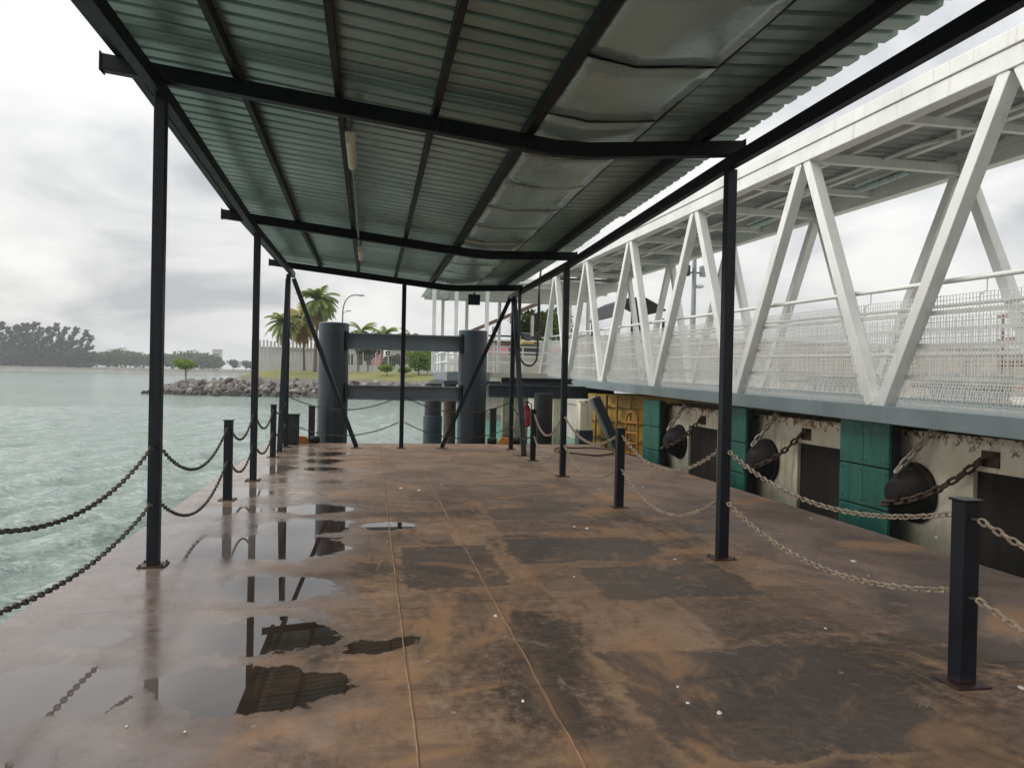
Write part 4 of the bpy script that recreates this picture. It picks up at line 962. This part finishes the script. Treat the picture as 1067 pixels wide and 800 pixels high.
# raised road behind the hoarding so traffic shows over it
o = build(MB().box(6, 140, 46, 62, QZ, 3.0), 'road', 'quay_concrete'); o['kind'] = 'structure'
QS = QZ; QZ = 3.0
car(606, 52, 'red car parked beyond the gangway', 'red_paint'); car(622, 56, 'white car parked beyond the gangway behind the red car', 'white_paint')
QZ = QS
# brown warehouse
wh = thing('warehouse', (5, 62, 1.8), 'old brown open-sided warehouse with sloping roof behind the platform', 'warehouse')
a, b_ = at(489, 344, 62), at(516, 331, 62); c_ = at(600, 305, 62)
x0, x1 = a.x, 18.; zl = a.z
build(MB().add([(x0, 62, zl), (x1, 62, zl+4.6), (x1, 62, zl+4.2), (x0, 62, zl-.3), (x0, 76, zl), (x1, 76, zl+4.6), (x1, 76, zl+4.2), (x0, 76, zl-.3)], [(0,1,2,3),(7,6,5,4),(0,4,5,1),(1,5,6,2),(2,6,7,3),(3,7,4,0)]), 'roof', 'brown_roof', wh)
build(MB().box(x0+.5, x1-.2, 70, 70.3, 1.8, zl-.31), 'wall', 'brick_wall', wh)
for x in np.arange(x0+.5, x1, 1.6): build(MB().box(x-.12, x+.12, 62.3, 62.6, 1.8, zl-.3+(x-x0)*.32), 'column', 'pale_concrete', wh)
build(MB().box(x0+.6, x1-.3, 62.4, 62.5, 3.3, 4.2), 'lattice_rail', 'pink_sheet', wh)
for k, z_ in enumerate((zl-.9, zl-.45)): build(MB().box(x0+.3, x1, 62.2, 62.3, z_, z_+.14), 'truss_bar', 'pile_dark', wh)
tk = thing('excavator', tuple(at(553, 352, 50)), 'yellow machine parked behind the far end of the gangway', 'machine')
q = at(551, 356, 50); build(MB().box(q.x-.5, q.x+.4, 50, 52, q.z-.2, q.z+.15), 'body', 'yellow_paint', tk, bevel=.08); build(MB().box(q.x-.5, q.x+.1, 50.1, 51.6, q.z+.151, q.z+.6), 'cab', 'glass_dark', tk, bevel=.06)
build(MB().box(q.x-1, q.x+1, 49.9, 52.1, 3.0, q.z-.201), 'tracks', 'pile_dark', tk, bevel=.1)

# ------------------------------------------------------------------ shore with rocks and grass
rr = random.Random(5)
line = [(-23.5, 90), (-20, 87.5), (-14, 86.5), (-6, 85), (3, 81), (12, 78), (22, 76), (40, 75)]
def shore_y(x):
    for (a, b), (c_, d_) in zip(line, line[1:]):
        if a <= x <= c_: return b+(d_-b)*(x-a)/(c_-a)
    return line[-1][1] if x > 0 else line[0][1]
vs = []; xs = np.linspace(-24, 60, 85); prof = [(0, -1.9), (1.0, -1.2), (2.5, -.1), (4, .4), (6, .95), (9, 1.5), (14, 1.9), (22, 2.0), (60, 2.0), (160, 2.0)]
for x in xs:
    k = min(1, max(0, (x+21)/9)); top = k*k*(3-2*k)
    for d_, z in prof:
        if z > .1: z = .1+(z-.1)*top
        if d_ > 5: z = z if top > .02 else z-3*(1-top/.02)
        if d_ > 5 and top < .6: z -= (.6-top)*4
        vs.append((x, shore_y(x)+d_+rr.uniform(-.1, .1)*(d_ < 15), z+(rr.uniform(-.05, .05) if d_ < 60 else 0)))
n = len(prof); o = build(MB().add(vs, [(i*n+k, (i+1)*n+k, (i+1)*n+k+1, i*n+k+1) for i in range(len(xs)-1) for k in range(n-1)]), 'shore_ground', 'grass', smooth=60); o['kind'] = 'structure'
# rubble core under the boulders
rm = []
for k in range(6):
    bm = bmesh.new(); bmesh.ops.create_icosphere(bm, subdivisions=2, radius=1)
    off = V((k*7.3, 2, 1))
    for v in bm.verts:
        d_ = v.co.normalized(); v.co = d_*(1+.6*noise.noise(d_*1.3+off)+.15*noise.noise(d_*3+off)); v.co = V([math.copysign(min(abs(q), .95), q) for q in v.co])
    me = bpy.data.meshes.new('boulder'); bm.to_mesh(me); bm.free(); me.materials.append(MAT['rock']); rm.append(me)
cnt = 0
for row, (dd, zz_) in enumerate(((.3, -1.1), (1.3, -.7), (2.2, -.2), (3.1, .15), (3.9, .42))):
    x = -24.5+row*.25
    while x < 17 and cnt < 290:
        s = rr.uniform(.26, .56)*(1 if x > -18 else .8)
        k = min(1, max(0, (x+25)/5)); zz2 = zz_ if k >= 1 else -1.05+(zz_+1.05)*k
        o = bpy.data.objects.new('boulder', rm[rr.randrange(6)]); C.objects.link(o)
        o.location = (x, shore_y(max(x, -23.4))+dd+rr.uniform(-.3, .3), zz2+rr.uniform(-.12, .12)); o.rotation_euler = (rr.uniform(0, 6), rr.uniform(0, 6), rr.uniform(0, 6))
        o.scale = (s*rr.uniform(1.1, 1.7), s, s*rr.uniform(.45, .75)); tag(o, 'grey brown boulder in the rock bank along the far shore', 'boulder', 'boulders of the far rock bank'); cnt += 1
        x += s*1.5+rr.uniform(0, .3)

# ------------------------------------------------------------------ plants
def leaf_cloud(mb, c, rad, n, size, rnd, elong=1.0, droop=0):
    for _ in range(n):
        while True:
            d_ = V((rnd.uniform(-1, 1), rnd.uniform(-1, 1), rnd.uniform(-1, 1)))
            if d_.length < 1: break
        if rnd.random() < .6 and d_.length > 0: d_ = d_.normalized()*rnd.uniform(.7, 1)
        p = V(c)+V((d_.x*rad[0], d_.y*rad[1], d_.z*rad[2])); s = size*rnd.uniform(.6, 1.3)
        u = V((rnd.gauss(0, 1), rnd.gauss(0, 1), rnd.gauss(0, 1)-droop)).normalized(); w_ = u.cross(V((rnd.gauss(0, 1), rnd.gauss(0, 1), rnd.gauss(0, 1)))).normalized()
        mb.add([p-u*s*elong*.5-w_*s*.1, p+w_*s*.4, p+u*s*elong*.5, p-w_*s*.4], [(0, 1, 2, 3)])
def bushy(name, loc, h, w_, mat, label, cat='tree', group=None, n=900, size=.35, seed=1, lumps=9, trunk=.25):
    r = random.Random(seed); t = thing(name, loc, label, cat, group); L = V(loc); mb = MB()
    for k in range(lumps):
        a = r.uniform(0, 2*PI); q = r.uniform(0, .62); zc = h*(trunk+(1-trunk)*r.uniform(.25, .78)); sc_ = 1-.5*abs(zc/h-.5)
        leaf_cloud(mb, L+V((math.cos(a)*w_*.5*q*sc_, math.sin(a)*w_*.5*q*sc_, zc)), (w_*.26, w_*.26, h*(1-trunk)*.24), n//lumps, size, r)
    build(mb, 'crown', mat, t)
    tm = MB().tube([L+V((0, 0, -.3)), L+V((.1, 0, h*.35)), L+V((0, .1, h*.7))], [h*.03, h*.02, h*.008], 7)
    for k in range(5):
        a = r.uniform(0, 6.3); tm.tube([L+V((0, 0, h*(.25+.08*k))), L+V((math.cos(a)*w_*.3, math.sin(a)*w_*.3, h*(.5+.08*k)))], [h*.012, h*.004], 5)
    build(tm, 'trunk', 'bark', t); return t
def palm(loc, h, fl_, nf, label, seed=1, mat='palm_leaf', dry=0, lean=.3, group='coconut palms on the far shore'):
    r = random.Random(seed); t = thing('palm_tree', loc, label, 'palm', group); L = V(loc)
    top = L+V((lean, 0, h)); build(MB().tube([L+V((0,0,-.3)), L+V((lean*.2, 0, h*.3)), L+V((lean*.55, 0, h*.7)), top], [h*.03, h*.022, h*.017, h*.014], 8), 'trunk', 'bark', t)
    for which, cnt_, m_ in (('frond_crown', nf, mat), ('dry_fronds', dry, 'palm_dry')):
        if not cnt_: continue
        mb = MB()
        for k in range(cnt_):
            az = 2*PI*k/cnt_*1.0+r.uniform(-.3, .3)+k*.7; el = r.uniform(-.35, 1.25) if which == 'frond_crown' else r.uniform(-1.3, -.7)
            ln = fl_*r.uniform(.8, 1.1); p = top.copy(); d_ = V((math.cos(az)*math.cos(el), math.sin(az)*math.cos(el), math.sin(el))); pts = [p.copy()]; ns = 13
            for i in range(ns):
                d_ = (d_+V((0, 0, -.13))).normalized(); p = p+d_*ln/ns; pts.append(p.copy())
            mb.tube(pts, [.035*(1-i/(ns+1))+.008 for i in range(ns+1)], 4)
            sdv = V((-math.sin(az), math.cos(az), 0))
            for i in range(1, ns+1):
                for sub in (0, .5):
                    q = pts[i-1]+(pts[i]-pts[i-1])*(1-sub); dd_ = (pts[i]-pts[i-1]).normalized(); ll = fl_*.23*math.sin(PI*(.12+.8*i/ns))+.1
                    for sx in (-1, 1):
                        tip = q+(sdv*sx*.75+dd_*.5+V((0, 0, -.45+r.uniform(-.15, .15)))).normalized()*ll; wd = dd_*.10*fl_*.35
                        mb.add([q-wd, q+wd, tip], [(0, 1, 2)])
        build(mb, which, m_, t)
    return t
def pbase(px, Y, z=2.0): q = at(px, 385, Y); return (q.x, Y, z)
def hgt(py, Y, z=2.0, px=350): return at(px, py, Y).z-z
palm(pbase(328, 98), hgt(314, 98), 3.1, 60, 'tallest and fullest coconut palm behind the left mooring pile', 3, dry=10)
palm(pbase(317, 102), hgt(334, 102), 3.3, 56, 'yellowing coconut palm with drooping dry fronds, left of the tallest one', 5, dry=22, mat='palm_yellow', lean=-.4)
palm(pbase(300, 96), hgt(338, 96), 2.7, 26, 'short coconut palm peeking out left of the canopy corner', 8, dry=2, lean=-.6)
palm(pbase(373, 112), hgt(344, 112), 2.7, 24, 'small coconut palm above the upper beam, left of centre', 9)
palm(pbase(397, 110), hgt(348, 110), 2.6, 24, 'small coconut palm above the upper beam beside the centre post', 10)
palm(pbase(426, 125), hgt(348, 125), 2.6, 18, 'thin distant coconut palm right of the centre post', 11)
palm(pbase(446, 135), hgt(358, 135), 2.6, 16, 'farthest small coconut palm behind the bright green tree', 12)
bushy('broadleaf_tree', pbase(436, 92, 1.9), 3.1, 4.1, 'bright_leaf', 'bright green round tree right of the centre post', n=2600, size=.26, seed=2, lumps=12, trunk=.05)
bushy('broadleaf_tree', pbase(446, 104, 1.9), 3.6, 2.6, 'dull_leaf', 'dull green tree behind the bright round tree', n=1500, size=.3, seed=22, trunk=.1)
bushy('shrub', pbase(403, 91, 1.7), 1.2, 2.6, 'bright_leaf', 'low bright green shrub left of the centre post', 'shrub', n=900, size=.22, seed=3, trunk=.02)
bushy('shrub', pbase(421, 90, 1.7), .9, 2.0, 'bright_leaf', 'low bright shrub just right of the centre post', 'shrub', n=700, size=.2, seed=31, trunk=.02)
bushy('broadleaf_tree', pbase(383, 112), 4.6, 3.8, 'dull_leaf', 'dull green tree behind the fence right of the left mooring pile', n=1500, size=.35, seed=4)
bushy('broadleaf_tree', pbase(404, 108), 2.2, 2.2, 'dull_leaf', 'small round grey green tree below the black road sign', n=900, size=.28, seed=6)
bushy('broadleaf_tree', pbase(417, 112), 3.0, 3.0, 'dull_leaf', 'grey green tree just behind the centre post', n=900, size=.3, seed=16)
q = at(193, 385, 92)
bushy('young_tree', (q.x, 92, .2), 3.0, 3.9, 'bright_leaf', 'young spreading yellow green tree on the rocky point', n=700, size=.3, seed=12, lumps=8, trunk=.45)
bushy('broadleaf_tree', pbase(555, 75, 2.5), 6.2, 6.5, 'bright_leaf', 'green tree behind the warehouse seen through the gangway', n=2000, size=.4, seed=44)
bushy('broadleaf_tree', pbase(575, 80, 2.5), 6.8, 6, 'dull_leaf', 'dark tree behind the warehouse, right of the green one', n=2000, size=.4, seed=45)
# street lamp
q = at(356, 385, 100); sl_ = thing('street_lamp', (q.x, 100, 2), 'tall curved-arm street lamp behind the left mooring pile', 'street lamp')
zt2 = at(357, 307, 100).z; xt = at(376, 307, 100).x
ar = [(q.x, 100, 2), (q.x, 100, zt2-2.2)]+[(q.x+(xt-q.x)*.62*(1-math.cos(a)), 100, zt2-2.2+2.2*math.sin(a)) for a in np.linspace(.2, PI/2, 8)]+[(xt, 100, zt2+.05)]
build(MB().tube(ar, [.12]+[.09]*(len(ar)-2)+[.06], 8), 'pole', 'galv_rib', sl_, smooth=50)
build(MB().box(xt-.3, xt+.45, 99.85, 100.15, zt2-.1, zt2+.08), 'lamp_head', 'galv_rib', sl_, bevel=.04)
z3 = at(360, 324, 100).z; build(MB().tube([(q.x+.08, 100, z3-.3), (q.x+.5, 100, z3)], .04, 6).box(q.x+.45, q.x+1.0, 99.9, 100.1, z3-.06, z3+.06), 'lower_lamp', 'galv_rib', sl_)
# fence of tall pale bars
fn = thing('palisade_fence', (-8, 104, 2), 'tall pale vertical slat fence behind the grass bank', 'fence')
b = MB(); ztp = hgt(357, 104); xx = at(262, 370, 104).x
while xx < at(338, 370, 104).x:
    b.box(xx, xx+.24, 104, 104.04, 2, 2+ztp*rr.uniform(.97, 1.03)); xx += .46
build(b, 'slat', 'fence_metal', fn); build(MB().box(at(262, 370, 104).x, at(338, 370, 104).x, 104.05, 104.12, 2.6, 2.75).box(at(262, 370, 104).x, at(338, 370, 104).x, 104.05, 104.12, 4.4, 4.55), 'rail', 'fence_metal', fn)
fn2 = thing('wire_fence', (2, 100, 2), 'low grey post and wire fence on the grass between the piles', 'fence')
x0, x1 = at(338, 380, 100).x, at(470, 380, 100).x
for x in np.arange(x0, x1, 1.6): build(MB().box(x-.05, x+.05, 100, 100.1, 1.9, 4.4), 'fence_post', 'fence_metal', fn2)
b = MB()
for z in np.arange(2.2, 4.3, .3): b.box(x0, x1, 100.04, 100.06, z, z+.02)
for x in np.arange(x0, x1, .3): b.box(x, x+.015, 100.03, 100.04, 2, 4.3)
build(b, 'fence_wire', 'fence_metal', fn2)
def house(px0, px1, ytop, Y, label, mat='building', win=4, floors=1):
    a, b_ = at(px0, ytop, Y), at(px1, ytop, Y); t = thing('building', ((a.x+b_.x)/2, Y, 2), label, 'building'); zt3 = (a.z+b_.z)/2
    build(MB().box(a.x, b_.x, Y, Y+8, 1.5, zt3-.3), 'wall', mat, t); build(MB().box(a.x-.3, b_.x+.3, Y-.4, Y+8.4, zt3-.298, zt3), 'roof', 'seawall', t)
    for f_ in range(floors):
        z0 = 2+(zt3-2.3)*(f_+.3)/floors; z1 = 2+(zt3-2.3)*(f_+.75)/floors
        for k in range(win):
            x = a.x+(b_.x-a.x)*(k+.5)/win; w_ = (b_.x-a.x)/win*.3; build(MB().box(x-w_, x+w_, Y-.06, Y-.002, z0, z1), 'window', 'glass_dark', t)
house(268, 338, 362, 150, 'low pale building behind the slat fence', win=0)
house(340, 400, 361, 145, 'low pale building behind the fence left of the centre post', win=6)
house(405, 452, 363, 160, 'low pale building right of the centre post behind the trees', win=5)
q0, q1 = at(387, 364, 118), at(399, 381, 118); t = thing('banner_hoarding', (q0.x, 118, 2), 'pink sheeted hoarding behind the wire fence', 'hoarding')
build(MB().box(q0.x, q1.x, 118, 118.1, q1.z, q0.z), 'sheet', 'pink_sheet', t); build(MB().box(q0.x+.1, q0.x+.2, 118.101, 118.2, 2, q0.z).box(q1.x-.2, q1.x-.1, 118.101, 118.2, 2, q0.z), 'leg', 'galv_rib', t)
q = at(404, 368, 98); t = thing('road_sign', (q.x, 98, 2), 'small black square sign with a pale mark on a thin pole', 'sign')
build(MB().box(q.x-.26, q.x+.26, 98, 98.05, q.z-.26, q.z+.26), 'sign_plate', 'dark_cloth', t); build(MB().box(q.x-.03, q.x+.03, 98.051, 98.11, 1.9, q.z+.2), 'pole', 'galv_rib', t)
build(MB().box(q.x-.05, q.x+.07, 97.98, 97.999, q.z-.13, q.z+.13), 'sign_mark', 'fleck', t)

# ------------------------------------------------------------------ far shore
FY = 520.
o = build(MB().box(-900, at(236, 385, FY).x+20, FY+3, FY+400, -2, 1.6), 'far_land', 'grass'); o['kind'] = 'structure'
sw = thing('sea_wall', (-200, FY, WZ), 'long pale concrete sea wall along the far shore at the left', 'sea wall')
build(MB().add([(-900, FY, -2), (120, FY, -2), (120, FY+2.9, -2), (-900, FY+2.9, -2), (-900, FY+1, 1.55), (120, FY+1, 1.2), (120, FY+2.9, 1.2), (-900, FY+2.9, 1.55)], [(0,3,2,1),(4,5,6,7),(0,1,5,4),(1,2,6,5),(2,3,7,6),(3,0,4,7)]), 'wall_face', 'seawall', sw)
build(MB().box(-900, 120, FY+1.2, FY+2.7, 1.57, 2.2), 'parapet', 'pale_concrete', sw)
def casuarina(seed, h):
    r = random.Random(seed); t = thing('casuarina_tree', (0, 0, 0), '', 'tree'); tr = [V((0, 0, -1)), V((.3, 0, h*.35)), V((1.3, 0, h*.7)), V((2.9, 0, h))]
    build(MB().tube(tr, [.5, .38, .22, .05], 6), 'trunk', 'bark', t); mb = MB()
    for k in range(40):
        f_ = r.uniform(.30, 1); i = 0 if f_ < .35 else (1 if f_ < .7 else 2); lo, hi = ((0, .35), (.35, .7), (.7, 1))[i]; p = tr[i].lerp(tr[i+1], (f_-lo)/(hi-lo))
        a = r.uniform(0, 2*PI); ln = h*.14*(1.25-f_)**.7*r.uniform(.5, 1.25); e = p+V((math.cos(a)*ln+ln*.45, math.sin(a)*ln, ln*.55))
        mb.tube([p, e], [.06, .02], 3)
        for j in range(5): leaf_cloud(mb, p.lerp(e, .3+.17*j), (.7, .7, .55), 6, .85, r, 1.8)
    build(mb, 'crown', 'casuarina_leaf', t); return t
protos = [casuarina(k, 22) for k in (1, 2, 3)]
cs = [(2, 336), (9, 341), (17, 339), (23, 337), (28, 338), (35, 336), (43, 342), (50, 341), (58, 337), (67, 341), (78, 342), (89, 344), (94, 350), (12, 346), (39, 346), (62, 347), (73, 349), (84, 354), (-6, 338), (-15, 337)]
used = [False]*3
ordn = ['leftmost', 'second', 'third', 'fourth', 'fifth', 'sixth', 'seventh', 'eighth', 'ninth', 'tenth', 'eleventh', 'twelfth', 'thirteenth', 'fourteenth', 'fifteenth', 'sixteenth', 'seventeenth', 'eighteenth', 'nineteenth', 'rightmost']
for k, (px, py) in enumerate(sorted(cs)):
    i = k % 3; o = protos[i] if not used[i] else copy_tree(protos[i]); used[i] = True
    Y = FY+15+rr.uniform(-6, 16); top = at(px, py, Y); s = (top.z-1.6)/22
    o.location = (top.x-2.6*s, Y, 1.6); o.scale = (s, s, s); o.rotation_euler = (0, 0, rr.uniform(-.5, .5))
    tag(o, ordn[k]+' of the dark wispy casuarina trees on the far left shore', 'tree', 'casuarinas on the far shore')
pb = [bushy('shore_bush', (0, 0, 0), 9, 12, 'casuarina_leaf', '', 'tree', n=700, size=1.2, seed=60+k, trunk=.0) for k in range(2)]
pg = [bushy('umbrella_tree', (0, 0, 0), 9, 15, 'far_leaf', '', 'tree', n=750, size=1.2, seed=70+k, trunk=.08, lumps=10) for k in range(2)]
ub_, ug = [False]*2, [False]*2; kk = 0
for px in range(-8, 100, 6):
    i = kk % 2; o = pb[i] if not ub_[i] else copy_tree(pb[i]); ub_[i] = True; kk += 1
    Y = FY+8+rr.uniform(0, 6); s = rr.uniform(1.1, 1.35); o.location = (at(px, 378, Y).x, Y, .9); o.scale = (s*.9, s*.9, s); o.rotation_euler = (0, 0, rr.uniform(0, 6))
    tag(o, 'dense dark bush at the foot of the casuarinas on the far shore', 'bush', 'dark bushes below the casuarinas')
kk = 0
for px, py in ((101, 366), (112, 364), (121, 365), (131, 363), (141, 366), (150, 367), (160, 367), (170, 366), (180, 368), (187, 366), (195, 366), (203, 365), (211, 367), (218, 368), (224, 370)):
    i = kk % 2; o = pg[i] if not ug[i] else copy_tree(pg[i]); ug[i] = True; kk += 1
    Y = FY+22+rr.uniform(0, 10); s = (at(px, py, Y).z-1.6)/9; o.location = (at(px, 378, Y).x, Y, 1.6); o.scale = (s, s, s); o.rotation_euler = (0, 0, rr.uniform(0, 6))
    tag(o, 'low rounded green tree in the row along the far shore', 'tree', 'low green trees on the far shore')
# distant blocks
q = at(225, 378, 700); zt4 = at(225, 365, 700).z; t = thing('tower_block', (q.x, 700, 1), 'small grey tower block on the far shore beyond the tree row', 'tower block')
build(MB().box(q.x-3, q.x+3, 700, 712, 0, zt4), 'wall', 'building', t); build(MB().box(q.x-3.4, q.x+3.4, 699.6, 712.4, zt4+.01, zt4+1), 'roof', 'seawall', t)
for f_ in range(4): build(MB().box(q.x-2.6, q.x+2.6, 699.9, 699.99, 2+f_*zt4/4.4, 3.4+f_*zt4/4.4), 'window_band', 'glass_dark', t)
lb = [bushy('distant_tree', (0, 0, 0), 8, 9, 'far_leaf', '', 'tree', n=350, size=1.2, seed=90)]
for k, (px, py) in enumerate(((243, 374), (256, 375), (261, 376))):
    o = lb[0] if k == 0 else copy_tree(lb[0]); Y = FY+5; s = (at(px, py, Y).z-1.5)/8; o.location = (at(px, 380, Y).x, Y, 1.5); o.scale = (s,)*3
    tag(o, ('lone distant dark tree left of the pair beyond the rocky point', 'left one of the pair of distant trees beside the second canopy post', 'right one of the pair of distant trees beside the second canopy post')[k], 'tree')
# far land to the right, low ridge of buildings/trees beyond the grass
o = build(MB().box(-900, 1200, 1500, 1700, -2, 6), 'distant_coast', 'grass'); o['kind'] = 'structure'

# ------------------------------------------------------------------ haze
hm = bpy.data.materials.new('haze'); hm.use_nodes = True; ht = hm.node_tree; ht.nodes.clear()
pv = ht.nodes.new('ShaderNodeVolumePrincipled'); pv.inputs['Color'].default_value = (.86, .9, .93, 1); pv.inputs['Density'].default_value = .00042
try: pv.inputs['Anisotropy'].default_value = .2
except Exception: pass
ho = ht.nodes.new('ShaderNodeOutputMaterial'); ht.links.new(pv.outputs[0], ho.inputs['Volume'])
MAT['haze'] = hm
o = build(MB().box(-7200, 7200, -7200, 7200, -5, 45), 'haze', 'haze'); o['kind'] = 'stuff'; o['label'] = 'pale humid haze over the sea'
